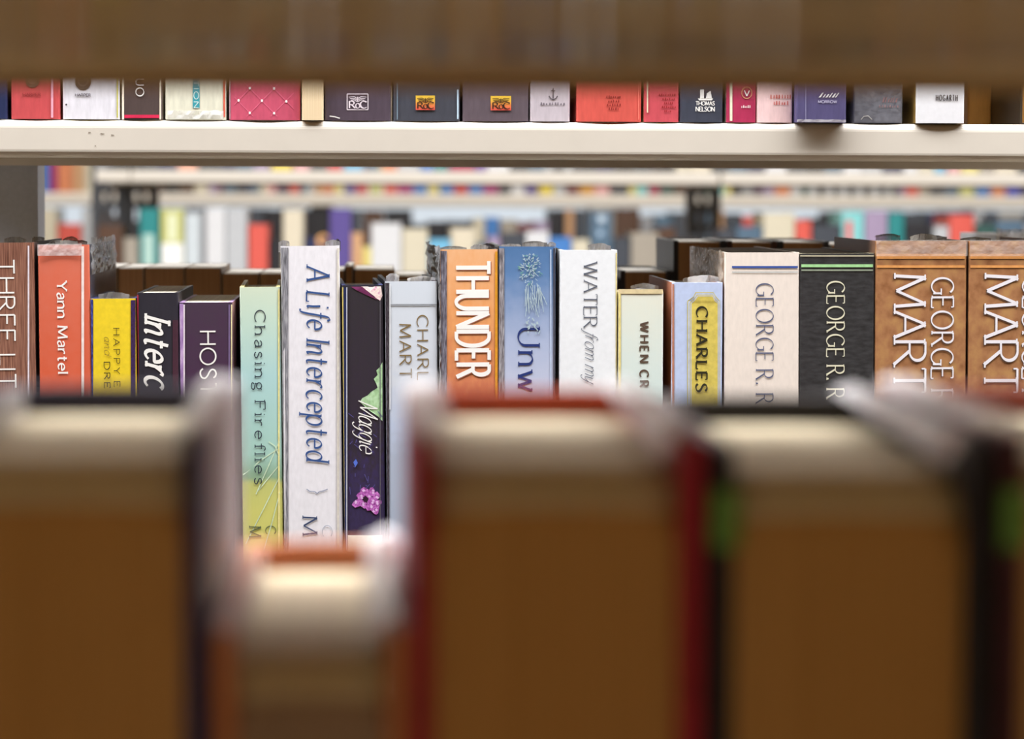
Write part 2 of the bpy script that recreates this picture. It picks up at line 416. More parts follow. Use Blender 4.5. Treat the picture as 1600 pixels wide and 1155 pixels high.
    def patch(s, name, polys, m, lift=0.0002, parent=None, label=None):
        """flat print on the spine; polys are lists of local (x, z)"""
        bm = bmesh.new()
        for i, p in enumerate(polys):
            e = lift + s.n*0.00004 + i*0.0000005
            hw = s.w/2-.0001
            vs = [bm.verts.new((max(-hw, min(hw, x)), s.front(max(-hw, min(hw, x)))-e, z)) for x, z in p]
            try: bm.faces.new(vs)
            except ValueError: pass
        s.n += 1
        bmesh.ops.recalc_face_normals(bm, faces=bm.faces)
        for f in bm.faces:
            f.normal_update()
            if f.normal.y > 0: f.normal_flip()
        o = link(name, bm, m, parent or s.root)
        if label: o['label'] = label
        return o
    def pxpoly(s, name, pts, m, label=None):
        return s.patch(name, [[s.loc(*p) for p in q] for q in pts], m, label=label)
    def rect(s, name, x0, y0, x1, y1, m, n=6, label=None):
        q = []; n = max(n, int(abs(x1-x0)/1.2)+1)
        for i in range(n):
            a, b = x0+(x1-x0)*i/n, x0+(x1-x0)*(i+1)/n
            q.append([(a, y0), (b, y0), (b, y1), (a, y1)])
        return s.pxpoly(name, q, m, label)
    def text(s, string, xb, xt, y0, y1, m, name='title_lettering', shear=0.0, **k):
        """reads downward: letters' feet at photo column xb, tops at xt, from row y0 to y1"""
        xa, za = s.loc(xb, y0); xc, zc = s.loc(xt, y0); xe, ze = s.loc(xb, y1)
        polys = lettering(string, 0, za-ze, xc-xa, **k)
        out = [[(xa+v+shear*u, za-u) for u, v in p] for p in polys]
        return s.patch(name, out, m)
    def htext(s, string, x0, x1, yb, yt, m, name='imprint_lettering', **k):
        xa, za = s.loc(x0, yb); xc, zc = s.loc(x1, yb); xd, zd = s.loc(x0, yt)
        polys = lettering(string, 0, xc-xa, zd-za, **k)
        return s.patch(name, [[(xa+u, za+v) for u, v in p] for p in polys], m)
    def marks(s, x0, x1, yb, yt, n, m, slant=0.0, seed=1):
        """a line of print too small to read: unequal strokes"""
        rnd = random.Random(seed); q = []; p = (x1-x0)/n
        for i in range(n):
            x = x0+p*(i+.5)+rnd.uniform(-.1, .1)*p; w = p*rnd.uniform(.2, .36); a = yt+(yb-yt)*rnd.choice((0, 0, .15, .3)); dx = (yb-a)*slant
            q.append([(x-w, yb), (x+w, yb-rnd.uniform(0, .3)), (x+w*.8+dx, a), (x-w*.6+dx, a+rnd.uniform(0, .3))])
        return s.pxpoly('imprint_lettering', q, m)
    def film(s, name, x0, x1, y0, y1, z0, z1, m, amp=0.0016, nx=14, nz=8, seed=1, bow=0.0):
        """crumpled sheet of jacket film from (x0,y0) to (x1,y1), heights z0..z1 with a ragged top"""
        rnd = random.Random(seed); bm = bmesh.new(); g = []
        dx, dy = x1-x0, y1-y0; l = math.hypot(dx, dy); nx_, ny_ = dy/l, -dx/l
        for i in range(nx+1):
            row = []
            for j in range(nz+1):
                u, v = i/nx, j/nz
                k = rnd.uniform(-1, 1)*amp*(0.3+v)
                top = z1 + rnd.uniform(-1, 1)*amp*0.8
                row.append(bm.verts.new((x0+dx*u+nx_*(k+bow*math.sin(math.pi*u)), y0+dy*u+ny_*(k+bow*math.sin(math.pi*u)), z0+(top-z0)*v)))
            g.append(row)
        for i in range(nx):
            for j in range(nz):
                bm.faces.new((g[i][j], g[i+1][j], g[i+1][j+1], g[i][j+1]))
        return link(name, bm, m, s.root)
    def scraps(s, name, spots, m, seed=3):
        """loose curls of jacket film standing above the book's head: (x px, y px, width px, height px, depth into shelf)"""
        rnd = random.Random(seed); k = 1/2800.0
        for (x, y, w, hgt, dep) in spots:
            bm = bmesh.new()
            cx, cz = s.loc(x, y); n = 7
            prev = None
            for i in range(n+1):
                u = i/n-0.5
                xx = cx+u*w*k; yy = dep+math.sin(u*5+x)*0.004
                zb = s.h-0.0035; zt = s.h+hgt*k*(0.55+0.45*math.cos(u*3.0))+rnd.uniform(-.6, .6)*k
                cur = (bm.verts.new((xx, yy, zb)), bm.verts.new((xx+rnd.uniform(-1, 1)*k, yy+rnd.uniform(-.002, .002), zt)), bm.verts.new((xx, yy+.004+rnd.uniform(-.002, .002), zt-.0012)))
                if prev:
                    bm.faces.new((prev[0], cur[0], cur[1], prev[1])); bm.faces.new((prev[1], cur[1], cur[2], prev[2]))
                prev = cur
            link(name, bm, m, s.root)
# ------------------------------------------------------------------ the room
bm = bmesh.new(); box(bm, -6, 6, -2.5, 11, -0.05, 0)
structure('floor', bm, mat((66, 58, 52), 0.9, 0.1, 0.25, (40, 40, 40), 0.4, name='carpet'))
bm = bmesh.new(); box(bm, -6, 6, -2.5, 11, ZC+1.5, ZC+1.55)
structure('ceiling', bm, mat((150, 138, 120), 0.9, 0.1, 0.03, (20, 20, 20), name='ceiling_tile'))
bm = bmesh.new(); box(bm, -6, 6, 10.6, 10.7, 0, ZC+1.5)
structure('wall_back', bm, mat((222, 234, 246), 0.8, 0.15, 0.02, (5, 5, 5), name='white_paint'))
# ------------------------------------------------------------------ library racks
def shelf_profile(yf, depth, z, lip=0.021, sgn=1):
    """pan with a rolled front lip; yf = front, going sgn*depth back"""
    r = 0.0045
    pts = []
    for a in range(90, 181, 15):     # top front corner
        pts.append((r+r*math.cos(math.radians(a)), -r+r*math.sin(math.radians(a))))
    for a in range(180, 271, 15):    # bottom front corner
        pts.append((r+r*math.cos(math.radians(a)), -lip+r+r*math.sin(math.radians(a))))
    pts += [(0.012, -lip), (0.012, -lip+0.0012), (0.0045, -lip+0.002), (0.0045, -0.0085), (depth-0.0015, -0.0085), (depth-0.0015, -0.0235), (depth, -0.0235), (depth, 0)]
    return [(yf+sgn*a, z+b) for a, b in pts]
def rack(name, label, bays, fy, by, zshelves_f, zshelves_b, posty, postw, ztop=2.15, lipf=0.021, m=BEIGE, pm=GREY, slots=True, posts=None):
    r = empty(name, Matrix.Translation(((bays[0][0]+bays[-1][1])/2, posty, 0)))
    tag(r, label, 'bookcase')
    Mi = Matrix.Translation(-r.location)
    def sub(pn, bm, mt, par=r):
        bm.transform(Mi)
        return link(pn, bm, mt, par)
    for (x0, x1) in bays:
        for z in zshelves_f:
            bm = bmesh.new(); extrude_profile_x(bm, shelf_profile(fy, posty-0.022-fy, z, lipf), x0, x1); sub('shelf', bm, m)
        for z in zshelves_b:
            bm = bmesh.new(); extrude_profile_x(bm, shelf_profile(by, by-posty-0.022, z, lipf, -1), x0, x1); sub('shelf', bm, m)
    edges = posts or sorted(set([b[0] for b in bays]+[b[1] for b in bays]))
    merged = []
    for e in edges:
        if not merged or e-merged[-1] > 0.05: merged.append(e)
    for e in merged:
        bm = bmesh.new()
        if not slots:
            box(bm, e-postw/2, e+postw/2, posty-0.02, posty+0.02, 0.0, ztop)
        else:      # two rows of open hanging slots
            y0, y1, h = posty-0.02, posty+0.02, postw/2
            zs = [ZC-0.235+i*0.036 for i in range(14)]
            box(bm, e-h, e+h, y0, y1, 0, zs[0]); box(bm, e-h, e+h, y0, y1, zs[-1], ztop)
            for u0, u1 in ((-h, -.0135), (-.0045, .0045), (.0135, h)): box(bm, e+u0, e+u1, y0, y1, zs[0], zs[-1])
            for za, zb in zip(zs[:-1], zs[1:]):
                for u0, u1 in ((-.0135, -.0045), (.0045, .0135)): box(bm, e+u0, e+u1, y0, y1, zb-.012, zb)
        sub('upright', bm, pm)
    return r
# far rack ------------------------------------------------------------------
Y2, Y3, Y4 = 5.0, 6.4, 7.9
ZA = px(800, 268, Y2).z
ZA2 = ZA-0.305
ZB = px(800, 304, Y3).z
ZB2 = ZB-0.305
ZD = px(100, 270, Y4).z
ZD2 = ZD-0.305
# the main rack --------------------------------------------------------------
YM = 1.70
ZS1 = px(800, 190.5, YM).z
ZS2 = ZS1-0.306
ZS1B = ZS1+0.03      # the shelf behind is set one notch higher
# foreground rack ---------------------------------------------------------------
YN, YF = 0.56, 0.70
ZU = px(800, 142, 0.72).z
rack('library_rack', 'nearest beige steel bookcase, out of focus, its shade-browned underside filling the top of the view',
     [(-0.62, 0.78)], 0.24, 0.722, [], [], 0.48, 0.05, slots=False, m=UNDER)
rk0 = COL.objects['library_rack']
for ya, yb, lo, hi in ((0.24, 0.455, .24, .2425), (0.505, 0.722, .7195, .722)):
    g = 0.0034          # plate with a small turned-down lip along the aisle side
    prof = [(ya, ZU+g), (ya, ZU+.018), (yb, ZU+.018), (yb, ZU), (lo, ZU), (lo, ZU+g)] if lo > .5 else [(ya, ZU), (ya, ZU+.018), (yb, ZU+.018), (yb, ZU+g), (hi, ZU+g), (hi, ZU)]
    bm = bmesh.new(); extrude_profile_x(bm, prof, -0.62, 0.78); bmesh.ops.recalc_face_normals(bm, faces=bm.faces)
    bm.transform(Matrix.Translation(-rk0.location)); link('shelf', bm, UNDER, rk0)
ZN = ZU+0.021-0.33
for (a, b, sg) in ((0.722, 0.22, -1), (0.24, 0.215, 1)):
    bm = bmesh.new(); extrude_profile_x(bm, shelf_profile(a, b, ZN, 0.021, sg), -0.62, 0.78); bm.transform(Matrix.Translation(-rk0.location)); link('shelf', bm, BEIGE, rk0)
lx = px(10, 320, 1.95).x
rack('library_rack', 'beige steel bookcase in sharp focus with a pale shelf lip above the lettered spines',
     [(lx-0.07, lx+0.915)], YM, 2.205, [ZS1, ZS2, ZS1+0.31], [ZS1B, ZS2, ZS1B+0.31], 1.96, 0.036+0.006, slots=False, pm=mat((176, 180, 190), 0.45, 0.4, 0.05, (60, 60, 60), name='light_grey_enamel'), posts=[lx, lx+0.915])
bm = bmesh.new()
for sx, sy, w_ in ((140, 207, 4), (160, 209, 6), (176, 211, 5), (149, 228, 2)):
    q = [px(sx-w_/2, sy-.8, YM-.0002), px(sx+w_/2, sy-.3, YM-.0002), px(sx+w_/2, sy+.7, YM-.0002), px(sx-w_/2, sy+.6, YM-.0002)]
    bm.faces.new([bm.verts.new(v) for v in q])
rk1 = [o for o in COL.objects if o.get('label', '').startswith('beige steel bookcase in sharp')][0]
bm.transform(Matrix.Translation(-rk1.location))
link('scuff', bm, mat((120, 108, 92), 0.6, 0.2, 0.05), rk1)['kind'] = 'stuff'
p1, p2 = px(226, 300, 5.24).x, px(1090, 300, 5.24).x
pl = px(150, 300, Y2).x
rack('library_rack', 'blurred beige bookcase beyond the next aisle with two grey slotted uprights',
     [(pl, p1-0.006), (p1-0.004, p2-0.002+0.012), (p2+0.014, p2+0.93)], Y2, 5.5, [ZA, ZA2], [ZA2], 5.25, 0.058)
rack('library_rack', 'farthest wide beige bookcase whose lip shows just below the other far lip',
     [(px(-20, 300, Y3).x, px(500, 300, Y3).x), (px(500, 300, Y3).x, px(1112, 300, Y3).x), (px(1112, 300, Y3).x, px(1700, 300, Y3).x)], Y3, 6.9, [ZB, ZB2], [], 6.65, 0.05, lipf=0.026, slots=False)
rack('library_rack', 'distant beige bookcase end seen only at the left beside the dark upright',
     [(px(-80, 300, Y4).x, px(140, 300, Y4).x)], Y4, 8.4, [ZD, ZD2], [], 8.15, 0.05, lipf=0.024, slots=False)
# ------------------------------------------------------------------ print colours
def pc(*c, **k): return mat(c, **k)
WHITE_INK = pc(246, 244, 240, vary=0.02)
WORN = dict(vary=0.08, scale=(90, 90, 20))
GR1 = 'books on the upper shelf in focus'
GR2 = 'lettered books on the lower shelf in focus'
# ------------------------------------------------------------------ upper shelf in focus
def U(name, xl, xr, spine, label, side=None, hgt=0.225, hard=True, dy=0.0, depth=0.15, **k):
    yb = 190.5
    # head of the book: hgt above the shelf board
    zb = px((xl+xr)/2, yb, YM+dy)
    Y = YM+dy
    k2 = px(800, 300, Y).z
    ytop = 190 - hgt*F_PX/Y*1.0
    b = Book(name, xl, xr, ytop, Y, ZS1, depth, spine, side, hard, label=label, group=GR1, **k)
    return b
D1 = 0.003
U('hardcover_book', -60, 8, pc(36, 46, 84, **WORN), 'dark navy book at the far left end of the upper shelf', dy=D1)
b = U('hardcover_book', 14, 91, pc(200, 80, 84, **WORN), 'red book with a dark round emblem, second from the left on the upper shelf', dy=D1, hgt=.232)
def disc(b, name, cx, cy, r, m, n=24):
    return b.pxpoly(name, [[(cx+r*math.cos(2*math.pi*i/n), cy+r*math.sin(2*math.pi*i/n)) for i in range(n)]], m)
disc(b, 'emblem', 51, 126, 11, pc(120, 86, 74)); disc(b, 'emblem', 51, 125, 7, pc(150, 110, 96))
b.htext('HARPER', 36, 64, 150, 145.5, pc(150, 52, 56), thick=.2)
b.rect('jacket_edge', 80, 100, 83.5, 184, pc(238, 170, 190), 1)
b = U('hardcover_book', 95, 185, pc(226, 224, 232, **WORN), 'white book with a dark half-round emblem beside the red one on the upper shelf', pc(206, 194, 120), dy=D1, hgt=.24)
disc(b, 'emblem', 130, 128, 12.5, pc(86, 74, 66)); disc(b, 'emblem', 130, 126, 9, pc(130, 118, 110)); disc(b, 'emblem', 130, 127, 6.5, pc(92, 80, 74))
b.htext('HARPER', 118, 142, 150.5, 146.5, pc(96, 92, 100), thick=.24)
disc(b, 'speck', 103.7, 163.5, 1.6, pc(70, 66, 70), 8)
b.rect('jacket_edge', 182.5, 80, 184.5, 184, pc(200, 196, 90), 1)
b = U('paperback_book', 188, 252.5, pc(82, 68, 66, **WORN), 'dark brown book with cream edges and a pink foot band on the upper shelf', pc(232, 222, 204), dy=D1, hgt=.205)
b.rect('spine_edge', 188.5, 60, 194, 187, pc(236, 224, 206), 1); b.rect('spine_edge', 249.3, 60, 252, 187, pc(232, 220, 200), 1)
b.rect('foot_band', 194.5, 179.5, 249, 184.5, pc(214, 44, 84))
b.text('UO', 212.5, 225, 124, 150, WHITE_INK, thick=.15, thin=.08, track=.3)
b = U('hardcover_book', 256.5, 352.5, pc(226, 224, 204, **WORN), 'cream book with a narrow teal title strip on the upper shelf', dy=D1, hgt=.22)
b.rect('title_strip', 301.5, 60, 312, 169, pc(62, 158, 172), 2)
b.text('TION', 303, 310.5, 126, 168.5, pc(214, 236, 232), thick=.16, track=.35)
b.rect('jacket_edge', 349, 60, 351.8, 183, pc(214, 96, 76), 1)
b.film('plastic_jacket', -.0155, .0155, -.0016, -.0016, 0.0004, .005, CLEAR, .0005, 16, 2, 11)
b = U('hardcover_book', 357, 469, pc(200, 84, 110, **WORN), 'pink quilted-pattern book with white studs on the upper shelf', pc(150, 150, 158), dy=D1, hgt=.225, bulge=.002)
studs = [(390.5, 138), (428.5, 138.5), (373, 157), (409.5, 157.5), (447.5, 158.5), (390.5, 176.5), (428.5, 177)]
def pline(pts, w):
    q = []
    for (x0, y0), (x1, y1) in zip(pts[:-1], pts[1:]):
        l = math.hypot(x1-x0, y1-y0); nx, ny = -(y1-y0)/l*w/2, (x1-x0)/l*w/2
        q.append([(x0+nx, y0+ny), (x1+nx, y1+ny), (x1-nx, y1-ny), (x0-nx, y0-ny)])
    return q
q = []
for k in range(-4, 5):
    c = 409.5+k*37.5
    pts = [(c+t, 157.5+t*1.02) for t in range(-60, 29, 6)]; q += pline([p for p in pts if 362 < p[0] < 463], 0.8) if len([p for p in pts if 362 < p[0] < 463]) > 1 else []
    pts = [(c-t, 157.5+t*1.02) for t in range(-60, 29, 6)]; q += pline([p for p in pts if 362 < p[0] < 463], 0.8) if len([p for p in pts if 362 < p[0] < 463]) > 1 else []
b.pxpoly('quilt_lines', q, pc(226, 112, 144))
b.pxpoly('studs', [[(x+1.8*math.cos(a*math.pi/4), y+2.2*math.sin(a*math.pi/4)) for a in range(8)] for x, y in studs], WHITE_INK)
b.rect('jacket_edge', 357.6, 60, 360, 186, pc(176, 150, 160), 1)
U('paperback_book', 471.5, 505.5, streak_mat('bare_spine_board', (222, 196, 156), (232, 208, 170), (240, 222, 190), (900, 20, 3)), 'bare tan board-spined slim book between the pink and the purple one on the upper shelf', dy=-.001, hgt=.21, bulge=.0002)
def rocmark(b, x0, y0, x1, y1, fill=None, ink=None):
    w, h = x1-x0, y1-y0
    if fill:
        n = 8
        c0, c1 = (238, 196, 70), (226, 92, 76)
        for i in range(n):
            f = max(0, (i/(n-1)-.25)/.75)
            c = tuple(int(c0[j]+(c1[j]-c0[j])*f) for j in range(3))
            b.rect('logo', x0, y0+h*i/n, x1, y0+h*(i+1)/n, pc(*c, vary=.02), 1)
    else:
        b.pxpoly('logo', pline([(x0, y0), (x1, y0), (x1, y1), (x0, y1), (x0, y0)], 1.5), ink)
    # spread wings over the letters
    cx = (x0+x1)/2; q = []
    for sgn in (-1, 1):
        for r in range(3):
            yy = y0+h*(.2+.1*r)
            q += pline([(cx+sgn*w*.04, yy+h*.08), (cx+sgn*w*.16, yy-h*.03), (cx+sgn*w*(.42-.05*r), yy)], 1.15)
    q += pline([(cx, y0+h*.18), (cx, y0+h*.5)], 1.6)
    b.pxpoly('logo', q, ink)
    b.htext('R', x0+w*.11, x0+w*.38, y0+h*.9, y0+h*.46, ink, name='logo', thick=.22, thin=.09, serif=.08)
    b.htext('O', x0+w*.41, x0+w*.60, y0+h*.9, y0+h*.60, ink, name='logo', thick=.28, thin=.12)
    b.htext('C', x0+w*.63, x0+w*.93, y0+h*.9, y0+h*.46, ink, name='logo', thick=.26, thin=.1)
b = U('hardcover_book', 507.5, 611.5, pc(80, 68, 80, **WORN), 'purple-black book with a white square logo on the upper shelf', dy=D1, hgt=.235)
rocmark(b, 542.5, 147, 575, 171.5, None, pc(226, 214, 222))
b.pxpoly('scuff', pline([(515, 181.5), (523, 182.5), (531, 185)], 1.6), WHITE_INK)
b = U('hardcover_book', 615.5, 720.5, pc(68, 70, 80, **WORN), 'charcoal book with an orange logo and a bright jacket edge on the upper shelf', dy=D1, hgt=.235)
rocmark(b, 649.5, 149.5, 679.5, 172, True, pc(60, 40, 30))
b.rect('jacket_edge', 714, 140, 716.5, 186, pc(196, 220, 240), 1); b.rect('jacket_edge', 620, 130, 621.5, 187, pc(120, 140, 156), 1)
b = U('hardcover_book', 724.5, 828.5, pc(96, 84, 92, **WORN), 'purple-grey book with an orange logo and a shiny spot on the upper shelf', dy=D1, hgt=.235)
rocmark(b, 766.5, 150, 798.5, 172.5, True, pc(60, 40, 30))
b = U('hardcover_book', 830.5, 893, pc(196, 186, 194, **WORN), 'pale mauve book with a small anchor on the upper shelf', dy=D1, hgt=.21)
INK = pc(84, 78, 86)
b.pxpoly('emblem', pline([(864, 138), (864, 154)], 1.6)+pline([(857.5, 150), (860, 154), (864, 156), (868.5, 154), (871, 150)], 1.6)+pline([(860.5, 142), (867.5, 142)], 1), INK)
b.marks(843, 883, 164.5, 160, 9, pc(120, 112, 120), seed=2)
b = U('hardcover_book', 904, 1006, pc(212, 90, 80, **WORN), 'wide coral-red book with small dark imprint lines on the upper shelf', dy=D1, hgt=.24, bulge=.002)
INK = pc(138, 44, 40)
for i, (x0, x1, y, n) in enumerate(((946, 970, 153.5, 7), (949, 968, 160, 5), (947, 970, 166, 6), (950, 966.5, 172, 5))): b.marks(x0, x1, y, y-4, n, INK, seed=i+10)
b.rect('jacket_edge', 997, 60, 998.2, 187, pc(238, 130, 116), 1)
b = U('hardcover_book', 1009.5, 1064.5, pc(200, 80, 90, **WORN), 'narrow pinkish-red book with faint imprint lines and pale edges on the upper shelf', pc(228, 214, 150), dy=D1, hgt=.21)
for i, (x0, x1, y, n) in enumerate(((1028, 1056, 150, 8), (1034, 1055, 156.5, 6), (1036, 1052, 163, 5), (1033, 1056, 169, 7), (1037, 1049, 175.5, 4))): b.marks(x0, x1, y, y-3.6, n, pc(150, 40, 44), seed=i+20)
b.rect('jacket_edge', 1010.5, 60, 1012.5, 176, pc(232, 220, 190), 1); b.rect('jacket_edge', 1062, 60, 1063.4, 188, pc(240, 190, 170), 1)
b = U('hardcover_book', 1066.5, 1134, pc(62, 66, 80, **WORN), 'charcoal book with white small-capital imprint under a lamp emblem on the upper shelf', dy=D1, hgt=.23)
b.htext('THOMAS', 1087, 1116, 164.5, 158.5, WHITE_INK, thick=.2, thin=.12, serif=.1); b.htext('NELSON', 1087, 1116, 174, 167, WHITE_INK, thick=.2, thin=.12, serif=.1)
b.pxpoly('emblem', [[(1093.5, 140), (1099.5, 140), (1099.5, 154), (1093.5, 154)], [(1090, 154), (1114, 154), (1112, 157), (1092, 157)], [(1104, 146), (1110, 142), (1112, 154), (1102.5, 154)]], WHITE_INK)
b = U('paperback_book', 1139, 1185.5, pc(178, 50, 88, **WORN), 'slim crimson book with a ringed letter on the upper shelf', pc(232, 226, 196), dy=D1, hgt=.2)
ring = [(1166.5+8*math.cos(i*math.pi/12), 145+9*math.sin(i*math.pi/12)) for i in range(25)]
b.pxpoly('emblem', pline(ring, 1.3), pc(216, 160, 120)); b.htext('V', 1162.5, 1170.5, 150, 141.5, WHITE_INK, thick=.2)
b.marks(1157.5, 1172.5, 168.8, 164.4, 6, WHITE_INK, seed=31)
b.rect('spine_edge', 1140, 60, 1144, 189, pc(230, 224, 200), 1)
b = U('hardcover_book', 1187.5, 1243.5, pc(240, 206, 206, **WORN), 'pale pink book with two lines of red lettering on the upper shelf', dy=D1, hgt=.22)
b.marks(1202, 1237, 154, 148, 8, pc(204, 106, 100), seed=41); b.marks(1207, 1232, 164, 158, 6, pc(204, 106, 100), seed=42)
b = U('hardcover_book', 1249.5, 1328, pc(84, 78, 118, **WORN), 'violet-blue book overhanging the lip on the upper shelf', dy=-.006, hgt=.215, depth=.16)
b.marks(1278, 1308, 152.5, 145, 6, WHITE_INK, .7, seed=43); b.htext('MORROW', 1278, 1307, 161, 157, pc(190, 186, 210), thick=.2)
b.rect('jacket_edge', 1324.5, 60, 1326.3, 192, pc(196, 190, 220), 1); b.rect('jacket_edge', 1258, 60, 1259.2, 188, pc(140, 136, 170), 1)
b.film('plastic_jacket', -.0137, .0137, -.0016, -.0016, 0.0001, .0016, HAZE, .0002, 12, 1, 4)
b = U('hardcover_book', 1339.5, 1416.5, pc(92, 92, 102, **WORN), 'grey book with dull red lettering in a wrinkled jacket on the upper shelf', dy=D1, hgt=.225)
b.marks(1377, 1401, 160, 152, 6, pc(146, 96, 96), .3, seed=44); b.marks(1372, 1404, 168, 164, 8, pc(134, 98, 100), seed=45)
b.film('plastic_jacket', -.0136, .0136, -.0018, -.0018, 0.0006, .03, CLEAR_D, .0005, 20, 10, 6).data.materials[0] = plastic_mat('thin_jacket_film', (190, 190, 196), .14, .2, .4)
b.pxpoly('scuff', pline([(1345, 187), (1349, 182), (1356, 181), (1362, 187)], 1.3), pc(190, 186, 180))
b = U('hardcover_book', 1438.5, 1514.5, pc(230, 230, 234, vary=.03), 'white book with tall narrow black imprint letters, last before the gap on the upper shelf', pc(150, 120, 60), dy=-.001, hgt=.235)
b.htext('HOGARTH', 1462, 1495.5, 157.5, 148.5, pc(52, 50, 56), thick=.15, thin=.10, track=.6)
for xa_, xc_, lb in ((1519, 1556, 'brown book set back in the shade between the white imprint book and the bookend'), (1584, 1640, 'brown book set back in the shade right of the bookend')):
    U('book', xa_, xc_, pc(196, 140, 70, **WORN), lb, dy=.10, hgt=.21, depth=.12)
# bookend past the white book
bm = bmesh.new()
xa = px(1562, 170, 1.78).x
box(bm, xa-.0008, xa+.0008, 1.72, 1.83, ZS1+.0002, ZS1+.13); box(bm, xa+.0008, xa+.06, 1.72, 1.83, ZS1+.0002, ZS1+.0014)
bmesh.ops.bevel(bm, geom=[e for e in bm.edges], offset=.0003, segments=1, affect='EDGES')
tag(link('bookend', bm, pc(52, 44, 36, rough=.4)), 'dark sheet-steel bookend standing in the gap at the right of the upper shelf', 'bookend')
# ------------------------------------------------------------------ lower shelf in focus
def Mb(name, xl, xr, yt, spine, label, **k):
    k.setdefault('depth', .15)
    return Book(name, xl, xr, yt, YM, ZS2, k.pop('depth'), spine, k.pop('side', None), k.pop('hard', True), label=label, group=GR2, **k)
R_ = math.radians
# brown book at the left edge
sp = streak_mat('brown_streaked_print', (96, 58, 46), (136, 92, 76), (168, 122, 100), (420, 20, 10))
b = Mb('hardcover_book', -62, 53, 381, sp, 'brown streaked book with white thin capitals at the left edge of the photo', side=pc(84, 60, 52), lean=-.55)
b.text('THREE LIT', -3, 22, 406, 606, WHITE_INK, thick=.10, track=.22)
b.rect('jacket_edge', 43.5, 384, 46, 640, pc(226, 216, 226), 1)
b.scraps('plastic_jacket', [(14, 379, 34, 8, .03), (30, 379, 20, 6, .09)], CLEAR_D, 5)
# orange
sp = ramp_mat('orange_print', [(0, (206, 88, 56)), (.5, (216, 92, 58)), (1, (216, 118, 96))], hi=.26, noise=.12)
b = Mb('hardcover_book', 59, 139.5, 384, sp, 'orange-red book with white serif lettering beside the brown one', side=pc(60, 62, 78, vary=.25, rough=.25), depth=.168, lean=-.5)
b.text('Yann Martel', 89.3, 104.8, 440, 582.5, WHITE_INK, thick=.19, thin=.10, serif=.11, track=.2)
b.rect('jacket_edge', 127.5, 385, 131.5, 640, pc(246, 226, 222), 1)
b.scraps('plastic_jacket', [(92, 382, 46, 7, .02), (108, 382, 30, 5, .05), (82, 382, 22, 9, .10)], CLEAR_D, 8)
hw = b.w/2
b.film('plastic_jacket', hw+.0006, hw+.0006, .006, b.d-.002, b.h-.017, b.h+.003, CLEAR_D, .0010, 16, 7, 21)
b.film('plastic_jacket', -hw, hw*.72, -.002, -.002, b.h-.006, b.h+.0005, HAZE, .0002, 12, 2, 31)
# yellow
b = Mb('hardcover_book', 141, 212, 468, pc(238, 208, 44, vary=.06), 'small yellow book with thin black capitals, its edges dark blue', side=pc(48, 52, 120), depth=.13, lean=-.55)
b.rect('border_print', 141.2, 468, 145.5, 640, streak_mat('blue_border_print', (24, 28, 80), (50, 66, 150), (90, 110, 180), (200, 20, 90)), 1)
b.rect('border_print', 204.5, 469, 211.8, 640, streak_mat('purple_border_print', (40, 26, 52), (66, 42, 84), (50, 36, 100), (200, 20, 90)), 1)
BLK = pc(40, 34, 26, vary=.05)
b.text('HAPPY E', 177.4, 186.8, 513, 604, BLK, thick=.12, thin=.08, track=.42, serif=.08)
b.text('and', 163.2, 174, 527, 557, pc(130, 108, 44), thick=.10, thin=.05, italic=True, slant=.25, track=.2)
b.text('DRE', 162.8, 172, 566, 606, BLK, thick=.16, thin=.10, track=.36, serif=.1)
b.scraps('plastic_jacket', [(172, 467, 50, 7, .03)], CLEAR, 9)
# black script
b = Mb('paperback_book', 214, 279, 459, pc(44, 42, 52, **WORN), 'black paperback with thick white script lettering and a red edge', side=pc(40, 36, 40), hard=False, depth=.135, lean=-.5)
b.text('Interc', 226, 266.5, 494, 608, WHITE_INK, thick=.16, thin=.08, nib=35, italic=True, slant=.34, track=.2, serif=.11, sw=.10)
b.rect('border_print', 214.3, 461, 216.2, 640, pc(180, 40, 64), 1); b.rect('border_print', 270, 500, 278.6, 640, pc(70, 40, 54), 2)
# purple
sp = ramp_mat('plum_print', [(0, (84, 34, 78)), (.55, (74, 40, 76)), (1, (70, 54, 72))], hi=.21, noise=.15)
b = Mb('paperback_book', 280, 363, 474, sp, 'plum-purple paperback with thin white capitals and a violet left edge', side=pc(186, 150, 200), hard=False, depth=.13, lean=-.45)
b.text('HOST', 312.6, 337, 518, 617, WHITE_INK, thick=.10, track=.24)
b.rect('border_print', 357, 476, 359.5, 640, pc(120, 100, 140), 1); b.rect('border_print', 361, 476, 362.8, 640, pc(220, 206, 160), 1); b.rect('border_print', 286.6, 476, 289, 640, pc(228, 216, 226), 1); b.rect('border_print', 280.2, 474.5, 286.6, 640, streak_mat('violet_print', (150, 116, 170), (176, 140, 196), (206, 176, 216), (60, 20, 20)), 1)
